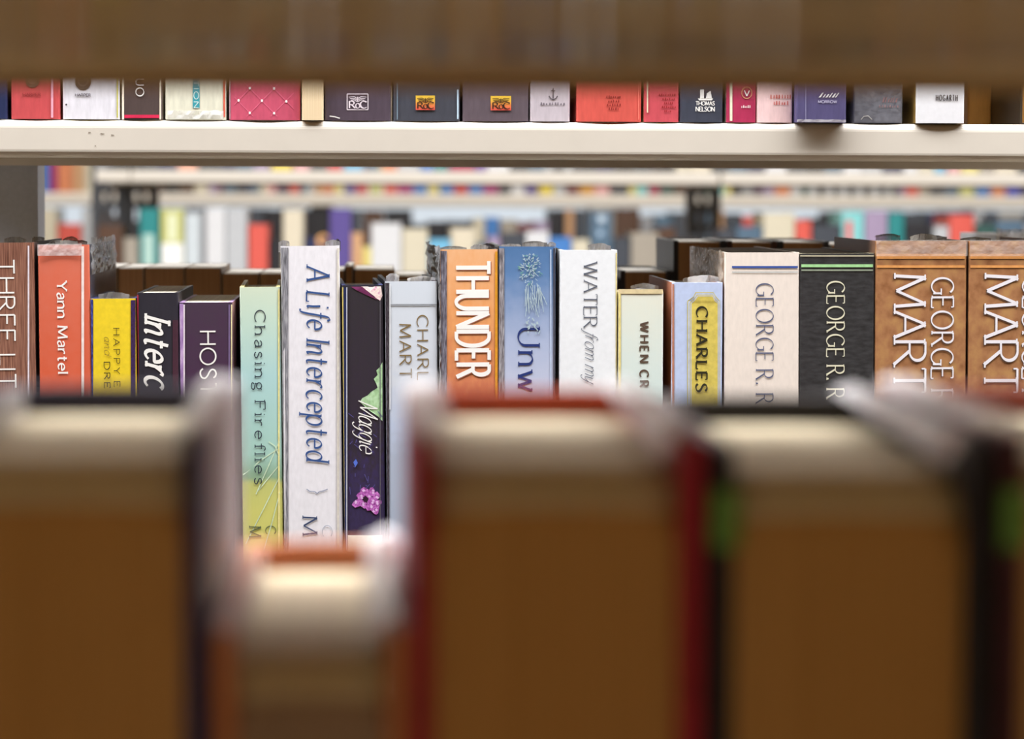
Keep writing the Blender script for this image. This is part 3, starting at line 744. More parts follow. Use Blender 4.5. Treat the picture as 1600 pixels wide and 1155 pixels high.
# pale green
sp = ramp_mat('mint_print', [(0, (186, 190, 100)), (.40, (208, 206, 116)), (.475, (196, 200, 120)), (.49, (140, 172, 140)), (.55, (168, 208, 196)), (.75, (176, 214, 214)), (.88, (196, 222, 208)), (1, (214, 226, 202))], hi=.218, noise=.01)
b = Mb('hardcover_book', 374.5, 437.5, 450, sp, 'pale mint book with typewriter lettering and a yellow-green foot', side=pc(226, 212, 138), depth=.14, yaw=R_(1.4), lean=-.7)
INK = pc(44, 54, 66, vary=.05)
b.text('Chasing Fireflies', 398, 414.5, 485, 756, INK, thick=.11, thin=.08, serif=.15, track=.34, shear=-.014)
b.text('C', 415, 431, 822, 834, pc(90, 100, 70), thick=.1, thin=.06); b.text('M', 389, 408, 823, 839, pc(90, 100, 70), thick=.1, thin=.06, serif=.1)
q = []
for (x0, y0, x1, y1) in ((437, 700, 380, 742), (437, 726, 378, 800), (437, 745, 384, 850), (420, 690, 436, 712), (437, 770, 412, 860), (400, 772, 436, 690)):
    q += pline([(x0, y0), ((x0+x1)/2+2, (y0+y1)/2-4), (x1, y1)], 1.4)
b.pxpoly('ray_print', q, pc(206, 226, 196))
b.rect('border_print', 434.6, 452, 437, 860, pc(236, 224, 150), 1)
# white tall with blue italic
sp = pc(236, 234, 240, vary=.05, scale=(90, 10, 30))
b = Mb('hardcover_book', 438.5, 530.5, 386, sp, 'tall white book with blue italic lettering, the most prominent on the shelf', side=pc(120, 120, 128, vary=.35, rough=.2, scale=(40, 60, 20)), yaw=R_(1.4), lean=-.68, edge=pc(150, 150, 156))
b.rect('hinge_print', 438.7, 387, 450.5, 900, streak_mat('crinkled_jacket_hinge', (96, 96, 102), (140, 140, 148), (176, 176, 182), (240, 20, 24), .2))
BLUE = pc(52, 84, 142, vary=.06)
b.text('A Life Intercepted', 479, 515, 416, 722.5, BLUE, thick=.095, thin=.04, nib=28, serif=.085, italic=True, slant=.16, track=.2, shear=-.013)
b.pxpoly('ornament', pline([(479, 764), (484, 767.5), (492, 768), (495.5, 771), (499, 768), (506, 766.5), (512, 764)], 1.5), pc(150, 156, 176))
b.text('M', 472.5, 495.5, 808, 835, pc(58, 74, 110), thick=.11, thin=.05, serif=.12); b.text('C', 503.5, 519, 821, 838, pc(176, 180, 192), thick=.09, thin=.05)
b.rect('jacket_edge', 526.5, 388, 530.2, 860, pc(222, 216, 206), 1)
hw = b.w/2
b.scraps('plastic_jacket', [(444, 384, 18, 9, .004), (520, 384, 24, 9, .01), (528, 385, 10, 10, .02)], CLEAR_D, 10)
# black with flower
sp = ramp_mat('dark_night_print', [(0, (40, 34, 40)), (.45, (56, 46, 84)), (.6, (52, 44, 58)), (1, (50, 46, 52))], hi=.22, noise=.25, nscale=(120, 60, 60))
b = Mb('hardcover_book', 534, 598.5, 447, sp, 'dark book with a purple flower and a pale green patch', side=pc(44, 54, 110, vary=.3), depth=.14, yaw=R_(1.6), lean=-.65)
b.pxpoly('cover_print', [[(597.5, 566), (593, 574), (588, 579), (590, 586), (584, 592), (588, 600), (590, 606), (580, 612), (574, 618), (566, 622), (562, 628), (569, 634), (578, 642), (590, 650), (597.5, 658)]], streak_mat('leaf_print', (140, 180, 130), (176, 214, 164), (196, 226, 190), (80, 20, 60)))
b.pxpoly('cover_print', [[(564, 447.6), (595, 447.6), (597.6, 462), (594, 470), (588, 466), (576, 456)]], streak_mat('petal_print', (232, 196, 196), (248, 232, 226), (216, 150, 180), (90, 20, 90)))
b.pxpoly('cover_print', [[(548, 448), (566, 448), (585, 463), (590, 469), (575, 462), (558, 454)]], pc(120, 50, 96, vary=.3))
b.text('Maggie', 560, 590, 626, 709, WHITE_INK, thick=.07, thin=.035, italic=True, slant=.55, track=.1)
rnd = random.Random(4)
pet = []; pet2 = []
for (cx, cy, r) in ((558, 786, 7), (563, 776, 6), (570, 768, 7), (581, 768, 6), (588, 775, 6), (589, 786, 7), (586, 796, 7), (578, 790, 7), (568, 788, 6), (575, 778, 6), (583, 782, 6)):
    n = 9; a0 = rnd.random()*6
    pet.append([(cx+r*(1+.28*math.cos(3*(a0+2*math.pi*i/n)))*math.cos(2*math.pi*i/n), cy+r*(1+.28*math.sin(2*a0+2*2*math.pi*i/n))*math.sin(2*math.pi*i/n)) for i in range(n)])
    for k in range(2):
        x, y = cx+rnd.uniform(-3, 3), cy+rnd.uniform(-3, 3)
        pet2.append([(x-2.4, y), (x, y-2), (x+2.4, y+.5), (x, y+2.2)])
b.pxpoly('flower_print', pet, streak_mat('flower_print_pink', (140, 60, 140), (190, 100, 190), (216, 140, 214), (200, 40, 200)))
b.pxpoly('flower_print', pet2, pc(232, 190, 236))
b.pxpoly('flower_print', [[(567, 777), (571, 774), (576, 779), (573, 785), (568, 783)]], pc(50, 26, 50))
q = []
for k in range(26):
    x, y = rnd.uniform(544, 592), rnd.uniform(640, 770); a = rnd.uniform(.3, 2.4); l = rnd.uniform(3, 12)
    q += pline([(x, y), (x+l*math.cos(a), y+l*math.sin(a))], 1.0)
b.pxpoly('cover_print', q, pc(84, 78, 140)); b.pxpoly('cover_print', [[(552, 722), (556, 717), (559, 723), (555, 730)]], pc(90, 120, 220))
b.rect('jacket_edge', 593.4, 470, 594.6, 860, pc(96, 92, 100), 1)
b.rect('border_print', 534.2, 449, 536.4, 860, pc(196, 178, 96), 1); b.rect('border_print', 536.4, 449, 541, 860, pc(30, 40, 84)); b.rect('jacket_edge', 541, 449, 542.6, 860, pc(200, 204, 220), 1)
b.rect('spine_label', 543.5, 836, 597, 862, pc(244, 240, 228))
# grey-blue Charl
sp = ramp_mat('sky_grey_print', [(0, (160, 172, 190)), (.55, (176, 186, 206)), (.62, (190, 202, 226)), (.75, (212, 218, 228)), (1, (214, 222, 232))], hi=.22, noise=.06)
b = Mb('hardcover_book', 601.5, 682.5, 441, sp, 'pale grey-blue book with thin olive capitals beside the flower book', side=pc(56, 50, 58), depth=.14, yaw=R_(1.7), lean=-.6)
OL = pc(128, 106, 66, vary=.05)
b.text('CHARL', 651.4, 668.6, 493, 594, OL, thick=.12, thin=.08, track=.26)
b.text('MART', 623.6, 641.8, 507, 591, OL, thick=.12, thin=.08, track=.26)
b.rect('rule', 609.5, 475, 684, 477.5, pc(150, 154, 160))
b.rect('hinge_print', 601, 442, 608.4, 900, streak_mat('dark_hinge_print', (44, 40, 46), (70, 64, 72), (96, 90, 98), (300, 20, 60), .2)); b.rect('jacket_edge', 608.4, 444, 610, 640, pc(236, 238, 244), 1)
b.scraps('plastic_jacket', [(614, 438, 20, 13, .006), (660, 438, 44, 7, .012)], CLEAR, 12)
# thunder
sp = ramp_mat('sunset_print', [(0, (190, 100, 84)), (.62, (206, 120, 84)), (.8, (236, 164, 104)), (1, (242, 188, 142))], hi=.248, noise=.10, nscale=(60, 20, 30))
b = Mb('hardcover_book', 688, 778, 391, sp, 'orange book with tall narrow white capitals', side=pc(58, 52, 50, vary=.3, rough=.25), depth=.16, yaw=R_(1.5), lean=-.4)
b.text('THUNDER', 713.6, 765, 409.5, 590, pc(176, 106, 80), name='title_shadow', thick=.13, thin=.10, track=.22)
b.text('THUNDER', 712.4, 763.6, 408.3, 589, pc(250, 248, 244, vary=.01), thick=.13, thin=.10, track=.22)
b.rect('hinge_print', 688.3, 392, 698, 640, streak_mat('crinkled_hinge_print', (70, 66, 76), (116, 112, 124), (150, 150, 166), (260, 20, 30), .2), 1)
b.rect('border_print', 773.5, 393, 777.6, 640, pc(226, 156, 40), 1)
hw = b.w/2
b.film('plastic_jacket', -hw-.0008, -hw-.0008, .002, b.d-.002, b.h-.03, b.h+.0012, CLEAR_D, .0015, 16, 10, 51)
b.film('plastic_jacket', -hw-.0004, -hw-.0004, -.001, .006, .01, b.h+.001, CLEAR_D, .0009, 4, 40, 52)
b.scraps('plastic_jacket', [(750, 389, 26, 7, .01), (768, 389, 20, 8, .03), (712, 389, 40, 4, .02)], CLEAR_D, 13)
# blue gradient
sp = ramp_mat('sky_gradient_print', [(0, (206, 208, 224)), (.55, (212, 214, 232)), (.72, (178, 190, 220)), (.88, (98, 134, 182)), (1, (66, 108, 156))], hi=.250, noise=.03)
b = Mb('hardcover_book', 780, 868, 386.5, sp, 'blue-to-white book with a dandelion print and navy serif lettering', side=pc(50, 50, 60, rough=.25), depth=.15, lean=-.05)
NV = pc(38, 56, 118, vary=.05)
b.text('Unw', 809.5, 843.5, 514, 610, NV, thick=.125, thin=.05, serif=.11, track=.28)
b.rect('hinge_print', 780.3, 388, 788, 640, streak_mat('crinkled_grey_print', (90, 86, 92), (140, 136, 142), (180, 178, 184), (260, 20, 30), .2), 1)
b.rect('jacket_edge', 859.5, 390, 861.3, 640, pc(196, 212, 236), 1); b.rect('jacket_edge', 864.5, 388, 867.6, 640, pc(64, 62, 72), 1)
q = []; q2 = []; rnd = random.Random(11)
for k in range(150):
    a = rnd.uniform(0, 2*math.pi); r = 19*rnd.random()**.7
    x, y = 828+r*.85*math.cos(a), 420+r*1.25*math.sin(a); l = rnd.uniform(1.5, 5); a2 = a+rnd.uniform(-.8, .8)
    (q if k % 3 else q2).extend(pline([(x, y), (x+l*math.cos(a2), y+l*math.sin(a2))], rnd.uniform(.6, 1.5)))
for k in range(26):
    x, y = rnd.uniform(820, 846), rnd.uniform(440, 465)
    q += pline([(x, y), (x+rnd.uniform(-3, 12), y+rnd.uniform(14, 40))], .9)
for k in range(24):
    x, y = rnd.gauss(832, 6), rnd.gauss(503, 7)
    q += pline([(x, y), (x+rnd.uniform(-3, 3), y+rnd.uniform(2, 5))], 1.8)
b.pxpoly('dandelion_print', q2, pc(110, 164, 150)); b.pxpoly('dandelion_print', q, pc(176, 196, 204))
b.scraps('plastic_jacket', [(838, 384, 40, 8, .02), (864, 385, 12, 7, .01), (800, 385, 30, 4, .01)], CLEAR_D, 14)
# water
b = Mb('hardcover_book', 874.5, 964.5, 392, pc(238, 241, 245, vary=.03), 'white book with grey serif capitals and a line of script', depth=.145, lean=-.05)
GI = pc(92, 98, 112, vary=.05)
b.text('WATER', 912, 933, 410, 511.5, GI, thick=.10, thin=.04, serif=.09, track=.16)
b.text('from my', 914, 934, 513, 600, GI, thick=.07, thin=.03, italic=True, slant=.45, track=.14)
b.scraps('plastic_jacket', [(940, 390, 34, 10, .015), (952, 390, 20, 6, .05)], CLEAR_D, 15)
b.rect('jacket_edge', 962.2, 395, 964, 640, pc(222, 206, 130), 1)
# when
sp = ramp_mat('pale_mint_print', [(0, (206, 220, 214)), (.6, (204, 226, 226)), (.8, (220, 232, 226)), (1, (232, 232, 216))], hi=.215, noise=.05)
b = Mb('hardcover_book', 966, 1036.5, 457, sp, 'pale mint-cream book with spaced brown condensed capitals', side=pc(214, 190, 100), depth=.14, lean=-.1, edge=pc(216, 196, 150))
b.text('WHEN CR', 1000, 1013, 503.5, 604.5, pc(92, 74, 62), thick=.24, thin=.16, track=.5)
b.rect('border_print', 966.3, 458, 970, 640, pc(228, 212, 140), 1)
b.rect('hinge_print', 966.3, 452, 1036, 459, pc(222, 204, 160), 6)
b.scraps('plastic_jacket', [(1015, 455, 44, 11, .03), (1000, 456, 40, 4, .006)], CLEAR_D, 16)
# Charles
b = Mb('hardcover_book', 1050, 1129.5, 442.5, pc(192, 206, 238, vary=.05), 'light blue book with a yellow title panel and black capitals', side=pc(186, 122, 96), depth=.145, edge=pc(206, 214, 232))
b.rect('border_print', 1050.2, 444, 1053.4, 640, pc(180, 124, 104), 1)
YL = pc(218, 198, 96, vary=.12)
pan = lambda d: [(1080-d, 640), (1080-d, 474-d*.6), (1085-d*.3, 470-d), (1090-d*.6, 463-d), (1113+d*.2, 463-d), (1116+d*.4, 470-d), (1121+d*.6, 474-d*.6), (1121+d*.6, 640)]
def fill(b, name, p, m):   # convex pieces of the notched panel
    b.pxpoly(name, [[p[0], p[1], p[6], p[7]], [p[1], p[2], p[5], p[6]], [p[2], p[3], p[4], p[5]]], m)
fill(b, 'title_panel', pan(6.5), pc(214, 200, 120, vary=.05)); fill(b, 'title_panel', pan(5), pc(196, 208, 236)); fill(b, 'title_panel', pan(2.6), pc(214, 200, 120, vary=.05)); fill(b, 'title_panel', pan(1.4), pc(200, 208, 226)); fill(b, 'title_panel', pan(0), YL)
b.text('CHARLES', 1088, 1105, 480, 611, pc(46, 44, 28), thick=.23, thin=.10, serif=.14, track=.32)
b.scraps('plastic_jacket', [(1104, 440, 50, 11, .012), (1090, 441, 30, 6, .03)], CLEAR, 17)
DUST = paper_mat('dusty_page_paper', (150, 140, 132), (124, 114, 106))
# George cream
b = Mb('hardcover_book', 1132, 1249, 396, pc(238, 226, 216, vary=.04, scale=(90, 10, 30)), 'wide cream book with blue-grey serif capitals under a blue rule', side=pc(168, 140, 116, vary=.3, rough=.3), depth=.19, lean=-.3, edge=pc(206, 196, 182), pages=DUST, inset=.0006)
b.text('GEORGE R. R', 1181, 1208, 443.5, 630, pc(92, 98, 126, vary=.05), thick=.085, thin=.035, serif=.07, track=.24)
b.rect('rule', 1143.5, 415.7, 1246.5, 419, pc(58, 84, 158)); b.rect('rule', 1143.5, 424.3, 1246.5, 426, pc(180, 186, 186))
hw = b.w/2
b.film('plastic_jacket', -hw-.0008, -hw-.0008, .004, b.d-.02, b.h-.034, b.h+.0008, plastic_mat('tan_jacket_film', (205, 190, 176), .5, .15, 1.0), .0014, 20, 10, 61)
# George black
b = Mb('hardcover_book', 1250, 1366.5, 397.5, pc(54, 54, 56, vary=.35, scale=(30, 30, 90), rough=.35), 'wide black book with pale serif capitals under a green rule', depth=.19, lean=-.3, edge=pc(190, 180, 150), pages=DUST, inset=.0006)
b.text('GEORGE R. R', 1291.5, 1319, 440, 622, pc(226, 222, 196, vary=.04), thick=.095, thin=.04, serif=.075, track=.24)
b.rect('rule', 1252, 413, 1364, 417.5, pc(164, 214, 152)); b.rect('rule', 1252, 421, 1364, 423.3, pc(150, 160, 140))
for e in range(1): b.rect('jacket_edge', 1250.6, 399, 1366, 400.8, pc(196, 188, 160))
# Martin browns
def martin(xl, xr, label, seed, tx, gx, fx):
    sp = streak_mat('bronze_print_%d' % seed, (140, 92, 58), (168, 118, 80), (184, 138, 88), (24, 20, 22))
    b = Mb('hardcover_book', xl, xr, 378, sp, label, side=pc(120, 84, 60), depth=.155, lean=-.32, edge=pc(140, 116, 92))
    OR = pc(226, 158, 92, vary=.1)
    b.rect('rule', xl+2, 396.5, xr-3, 404.5, OR); b.rect('rule', xl+2, 414.5, xr-3, 418.5, OR)
    SH = pc(96, 72, 62)
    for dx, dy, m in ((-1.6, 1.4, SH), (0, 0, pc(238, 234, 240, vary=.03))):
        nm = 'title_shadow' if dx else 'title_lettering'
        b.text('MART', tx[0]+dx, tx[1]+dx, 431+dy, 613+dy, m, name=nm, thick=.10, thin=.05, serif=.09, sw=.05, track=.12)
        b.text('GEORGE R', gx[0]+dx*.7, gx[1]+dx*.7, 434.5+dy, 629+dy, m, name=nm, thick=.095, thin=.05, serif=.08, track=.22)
    hw = b.w/2
    b.film('plastic_jacket', -hw, hw, -.0024, -.0024, b.h-.0085, b.h+.0006, plastic_mat('wrinkled_film_%d' % seed, (226, 216, 210), .3, .12, .3), .00025, 15, 3, seed)
    b.scraps('plastic_jacket', fx, CLEAR_D, seed)
    return b
martin(1368, 1510.5, 'wide bronze-brown book with large silver capitals, next to the black one', 71, (1396.5, 1446), (1455, 1489.5), [(1452, 376, 46, 11, .02), (1480, 376, 50, 7, .05), (1430, 377, 40, 8, .09)])
martin(1514, 1656, 'wide bronze-brown book with large silver capitals, cut by the right edge of the photo', 72, (1538, 1590), (1597, 1632), [(1540, 376, 50, 5, .03)])
# ------------------------------------------------------------------ back rows of the in-focus rack: books facing the other way
GB = 'books with their page edges towards the camera behind the lettered row'
YB = 2.06
def Bk(xl, xr, yt, cov, label, pages=PAPER_T, zs=None, depth=.13, group=GB, edge=None, t=.0004, **k):
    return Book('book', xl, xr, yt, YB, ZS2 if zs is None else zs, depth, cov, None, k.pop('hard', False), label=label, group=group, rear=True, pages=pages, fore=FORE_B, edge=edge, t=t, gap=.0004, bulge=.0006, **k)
TAN = paper_mat('bright_page_paper', (250, 248, 244), (236, 232, 226))
WB = pc(120, 96, 72, vary=.04)
bk = [(-60, 20, 424, 'behind the brown streaked book at the left edge'), (20, 100, 420, 'behind the orange-red book'), (100, 183, 419, 'hidden behind the right half of the orange-red book'),
      (183, 225, 420, 'first of three equal ones right of the orange-red book'), (225, 288.5, 419.5, 'middle of three equal ones behind the yellow and black books'),
      (288.5, 346, 419.5, 'last of three equal ones behind the plum paperback'), (346.5, 405, 428.5, 'lower white-topped one behind the mint book'),
      (405, 470, 428.5, 'lower white-topped one half behind the tall white book'), (470, 538, 424, 'wholly behind the tall white book'),
      (553, 617, 422.5, 'white-topped one behind the dark flower book'), (617, 668, 432, 'cream-topped one behind the grey-blue book'),
      (669, 745, 430, 'behind the orange book with tall capitals'), (746, 822, 432, 'behind the left half of the blue-to-white book'), (823, 895, 430, 'behind the right half of the blue-to-white book'), (896, 966, 436, 'behind the white book with grey capitals')]
for i, (a, c, y, w) in enumerate(bk):
    Bk(a, c, y, WB, 'pale book turned backwards, '+w, TAN)
b = Bk(539, 552, 417, pc(40, 36, 40), 'thin black book turned backwards right of the tall white one', TAN)
b.scraps('plastic_jacket', [(545, 412, 8, 6, .12)], HAZE, 19)
def Jk(xl, xr, yt, label, cov=None, seed=1, zs=None):
    """jacketed hardback turned backwards: dark boards standing proud of white page tops"""
    b = Bk(xl, xr, yt, cov or pc(34, 32, 36), label, PAPER_W, hard=True, inset=.0012, t=.0034, edge=pc(60, 56, 60), zs=zs)
    hw = b.w/2
    b.film('plastic_jacket', hw+.0002, -hw-.0002, -.0012, -.0012, b.h-.008, b.h+.0004, HAZE, .0003, 16, 3, seed)
    return b
b = Jk(969, 1050, 424, 'black-covered book turned backwards with white page tops, behind the pale mint-cream book', seed=22)
Jk(1052, 1134, 377, 'leftmost of three tall black-covered books turned backwards behind the cream book', seed=23)
Jk(1136, 1214, 377.5, 'middle one of three tall black-covered books turned backwards behind the cream book', pc(60, 34, 28), seed=24)
Jk(1216, 1296, 378, 'rightmost of three tall black-covered books turned backwards behind the black book', seed=25)
Bk(1298, 1372, 384, pc(90, 80, 72), 'grey-brown worn book turned backwards behind the right end of the black book', TAN).scraps('plastic_jacket', [(1325, 378, 24, 8, .05)], CLEAR_D, 26)
Bk(1374, 1450, 392, WB, 'pale book turned page edges forward, behind the first bronze book', TAN)
Bk(1451, 1540, 392, WB, 'pale book turned page edges forward, behind the gap between the bronze books', TAN)
b = Bk(1556, 1640, 368, pc(200, 204, 214), 'tall grey-white jacketed book rising behind the bronze book at the right edge', PAPER_W, hard=True, inset=.004, t=.003, edge=pc(220, 222, 230))
b.film('plastic_jacket', b.w/2, -b.w/2, b.d+.001, b.d+.001, b.h-.02, b.h+.004, HAZE, .0008, 14, 6, 27)
x = -60
names = ['red book with the emblem', 'white book with the emblem', 'dark brown and cream books', 'pink quilted book', 'bare tan book', 'purple-black logo book', 'charcoal logo book', 'purple-grey logo book', 'pale mauve book', 'coral-red book', 'narrow pinkish-red book', 'charcoal imprint book', 'pale pink book', 'violet-blue book', 'grey wrinkled book', 'white imprint book', 'empty gap left of the bookend', 'bookend']
rnd = random.Random(5)
i = 0
cuts = [-70, 30, 118, 210, 330, 420, 500, 590, 690, 780, 850, 960, 1040, 1110, 1200, 1280, 1375, 1470, 1560, 1650]
UB = pc(150, 116, 70)
for a, c in zip(cuts[:-1], cuts[1:]):
    nm = names[min(i, len(names)-1)] if i < 18 else 'far right end, past the bookend'
    yt = 120-(.20+rnd.uniform(0, .03))*F_PX/YB
    Bk(a, c, yt, UB, 'book turned backwards on the upper shelf behind the '+nm, PAPER_T, zs=ZS1B, group='books turned backwards on the upper shelf', t=.0025)
    i += 1
# ------------------------------------------------------------------ blurred rack across the next aisle
CN = {}
def colour(name, c): CN[name] = c; return c
PAL = dict(orange=(226, 140, 96), salmon=(240, 170, 140), white=(226, 226, 228), cream=(228, 216, 192), black=(40, 38, 42), charcoal=(70, 74, 82), navy=(44, 50, 88),
           red=(206, 56, 62), coral=(226, 96, 84), crimson=(176, 36, 84), magenta=(172, 46, 122), pink=(238, 176, 176), yellow=(240, 214, 60), lemon=(236, 220, 130), lime=(204, 204, 124),
           sky=(120, 190, 226), blue=(74, 132, 204), royal=(58, 72, 190), slate=(88, 112, 134), teal=(44, 140, 140), turquoise=(140, 214, 214), green=(52, 90, 84), purple=(96, 80, 150),
           plum=(80, 52, 82), lilac=(170, 150, 180), violet=(130, 90, 170), grey=(150, 152, 156), silver=(196, 198, 202), brown=(90, 62, 46), maroon=(120, 52, 60), tan=(214, 166, 124), gold=(224, 160, 56), ivory=(222, 212, 188), stone=(170, 160, 146))
PAL = {k: tuple(int(v*.94) for v in c) for k, c in PAL.items()}
def row(items, Y, zs, shelfname, hmin, hmax, seed, group, hidden=True, label_post=''):
    """items: (x0, x1, colour name[, y of the head]) left to right"""
    rnd = random.Random(seed)
    used = set()
    for i, it in enumerate(items):
        x0, x1, cn = it[:3]
        yt = it[3] if len(it) > 3 else None
        if yt is None:
            zt = zs + rnd.uniform(hmin, hmax)
            yt = 300-(zt-ZC)*F_PX/Y + (x0+x1-1600)/2*0.0038
        l = items[i-1][2] if i else None; r = items[i+1][2] if i+1 < len(items) else None
        lab = '%s book on %s' % (cn, shelfname)
        if l and r: lab += ', between %s and %s ones' % (l, r)
        elif r: lab += ', leftmost, beside a %s one' % r
        else: lab += ', rightmost, beside a %s one' % l
        if lab in used and i > 1: lab += ', two right of %s' % items[i-2][2]
        k = sum(1 for q in items[:i+1] if q[2] == cn)
        if lab in used: lab = '%s book on %s, number %d of the %s ones from the left' % (cn, shelfname, k, cn)
        used.add(lab)
        c = PAL[cn]
        yield Book('book', x0, x1, yt, Y, zs, .15 if Y < 6 else .16, pc(*c), None, True, label=lab, group=group, gap=.0006, parts=False, bulge=.0015)
A_UP = [(152, 163, 'grey'), (163, 180, 'charcoal'), (180, 199, 'black'), (218, 246, 'charcoal'), (246, 276, 'navy'), (277, 308, 'salmon'), (309, 342, 'charcoal'), (343, 368, 'navy'), (369, 395, 'slate'), (396, 421, 'lilac'), (424, 456, 'yellow'),
        (459, 483, 'pink'), (485, 510, 'charcoal'), (512, 535, 'red'), (537, 568, 'sky'), (570, 594, 'slate'), (597, 620, 'orange'), (622, 656, 'silver'), (658, 678, 'blue'), (679, 700, 'teal'), (703, 742, 'crimson'), (744, 760, 'violet'), (762, 797, 'white'),
        (800, 826, 'charcoal'), (827, 853, 'slate'), (854, 863, 'silver'), (864, 884, 'charcoal'), (885, 894, 'silver'), (896, 930, 'charcoal'), (931, 960, 'navy'), (961, 990, 'black'), (991, 1020, 'charcoal'), (1021, 1055, 'black'),
        (1058, 1078, 'ivory'), (1079, 1112, 'cream'), (1118, 1140, 'charcoal'), (1141, 1170, 'slate'), (1171, 1196, 'navy'), (1199, 1231, 'white'), (1233, 1262, 'charcoal'), (1263, 1290, 'black'), (1291, 1318, 'slate'), (1320, 1348, 'white'), (1349, 1380, 'silver'), (1381, 1413, 'navy'),
        (1415, 1437, 'white'), (1438, 1462, 'ivory'), (1463, 1480, 'sky'), (1484, 1503, 'pink'), (1505, 1532, 'lemon'), (1534, 1556, 'stone'), (1558, 1592, 'cream'), (1596, 1640, 'black')]
list(row(A_UP, Y2+.004, ZA, 'the top far shelf', .20, .25, 1, 'books on the higher far shelf'))
A_LO = [(152, 192, 'brown', 352), (193, 216, 'stone', 372), (218, 248, 'teal', 326), (251, 287, 'lime', 327), (288, 319, 'grey', 330), (321, 352, 'white', 326), (353, 386, 'silver', 326), (388, 419, 'coral', 351), (420, 441, 'black', 376), (442, 474, 'cream', 328),
        (476, 514, 'navy', 372), (515, 549, 'purple', 326), (549, 567, 'tan', 364), (567, 580, 'lemon', 386), (580, 627, 'white', 349), (628, 669, 'ivory', 358), (670, 704, 'sky', 374), (705, 742, 'cream', 357), (743, 762, 'slate', 380), (763, 782, 'lilac', 370), (783, 821, 'charcoal', 364),
        (822, 858, 'white', 362), (859, 893, 'blue', 371), (894, 921, 'ivory', 375), (923, 957, 'slate', 331), (958, 985, 'charcoal', 372), (986, 1030, 'stone', 364), (1031, 1056, 'brown', 356), (1122, 1150, 'charcoal', 358), (1151, 1192, 'slate', 354), (1193, 1242, 'ivory', 333), (1243, 1268, 'coral', 345), (1269, 1314, 'charcoal', 352),
        (1316, 1350, 'turquoise', 331), (1351, 1387, 'lilac', 330), (1388, 1413, 'teal', 334), (1414, 1456, 'black', 350), (1459, 1483, 'silver', 354), (1484, 1522, 'coral', 336), (1523, 1556, 'green', 352), (1557, 1600, 'slate', 344), (1601, 1640, 'grey', 350)]
lo = list(row(A_LO, Y2+.004, ZA2, 'the low far shelf', .18, .24, 2, 'books on the far lower shelf'))
for b, it in zip(lo, A_LO):
    x0, x1, cn, yt = it
    if it[:2] == (218, 248):
        b.rect('title_panel', 224, 366, 240, 440, pc(176, 206, 196), 1)
    if it[:2] == (251, 287):
        b.rect('title_panel', 252, 380, 286, 450, pc(240, 240, 236), 3); b.rect('title_panel', 262, 334, 276, 376, pc(222, 226, 190), 2)
    if it[:2] == (288, 319): b.rect('title_panel', 290, 334, 312, 440, pc(198, 206, 210), 2)
    if it[:2] == (476, 514): disc(b, 'emblem', 505, 376, 10, pc(236, 176, 110))
    if it[:2] == (923, 957): disc(b, 'emblem', 940, 342, 6, pc(190, 206, 220)); disc(b, 'emblem', 938, 364, 5, pc(160, 186, 210))
    if it[:2] == (1316, 1350): b.rect('title_panel', 1322, 345, 1331, 420, pc(226, 84, 86), 1)
# ------------------------------------------------------------------ farthest rack
B_UP = [(-10, 20, 'slate'), (21, 40, 'grey'), (41, 58, 'blue'), (59, 76, 'blue'), (77, 88, 'magenta'), (89, 112, 'orange'), (113, 130, 'tan'), (131, 148, 'ivory'), (150, 172, 'black'), (173, 196, 'brown'), (197, 225, 'charcoal'), (226, 255, 'brown'), (256, 280, 'black'), (281, 302, 'brown'), (304, 325, 'ivory'), (326, 340, 'lilac'), (341, 348, 'maroon'), (349, 368, 'slate'), (369, 379, 'charcoal'), (380, 389, 'navy'), (390, 405, 'slate'), (406, 418, 'ivory'), (419, 430, 'pink'),
        (432, 451, 'plum'), (453, 467, 'coral'), (469, 478, 'slate'), (479, 490, 'silver'), (492, 505, 'tan'), (506, 521, 'orange'), (523, 536, 'lemon'), (538, 556, 'purple'), (557, 575, 'red'), (577, 598, 'lime'), (600, 621, 'coral'), (622, 645, 'magenta'), (646, 668, 'blue'), (670, 686, 'lemon'), (688, 709, 'blue'), (710, 732, 'red'), (733, 755, 'blue'),
        (756, 779, 'magenta'), (780, 798, 'charcoal'), (800, 820, 'white'), (822, 841, 'purple'), (843, 865, 'yellow'), (866, 884, 'silver'), (886, 906, 'maroon'), (907, 929, 'gold'), (930, 953, 'pink'), (956, 983, 'charcoal'), (984, 995, 'lemon'), (996, 1014, 'turquoise'), (1015, 1031, 'crimson'), (1032, 1054, 'green'), (1055, 1075, 'brown'), (1076, 1100, 'black'), (1101, 1118, 'green'),
        (1119, 1133, 'turquoise'), (1134, 1144, 'lemon'), (1146, 1160, 'black'), (1161, 1178, 'grey'), (1179, 1194, 'plum'), (1195, 1211, 'lilac'), (1213, 1236, 'orange'), (1237, 1254, 'silver'), (1255, 1265, 'green'), (1266, 1279, 'silver'), (1280, 1290, 'black'), (1291, 1303, 'silver'), (1304, 1313, 'charcoal'), (1314, 1326, 'silver'), (1327, 1338, 'charcoal'), (1339, 1351, 'silver'), (1352, 1362, 'black'), (1363, 1375, 'silver'), (1376, 1386, 'charcoal'), (1387, 1396, 'silver'), (1397, 1406, 'black'), (1407, 1416, 'lilac'),
        (1418, 1437, 'coral'), (1438, 1454, 'stone'), (1455, 1478, 'charcoal'), (1479, 1500, 'slate'), (1502, 1525, 'lime'), (1527, 1549, 'blue'), (1551, 1573, 'orange'), (1575, 1597, 'royal'), (1598, 1625, 'black')]
list(row(B_UP, Y3+.004, ZB, 'the second far shelf', .20, .25, 3, 'books on the farthest rack'))
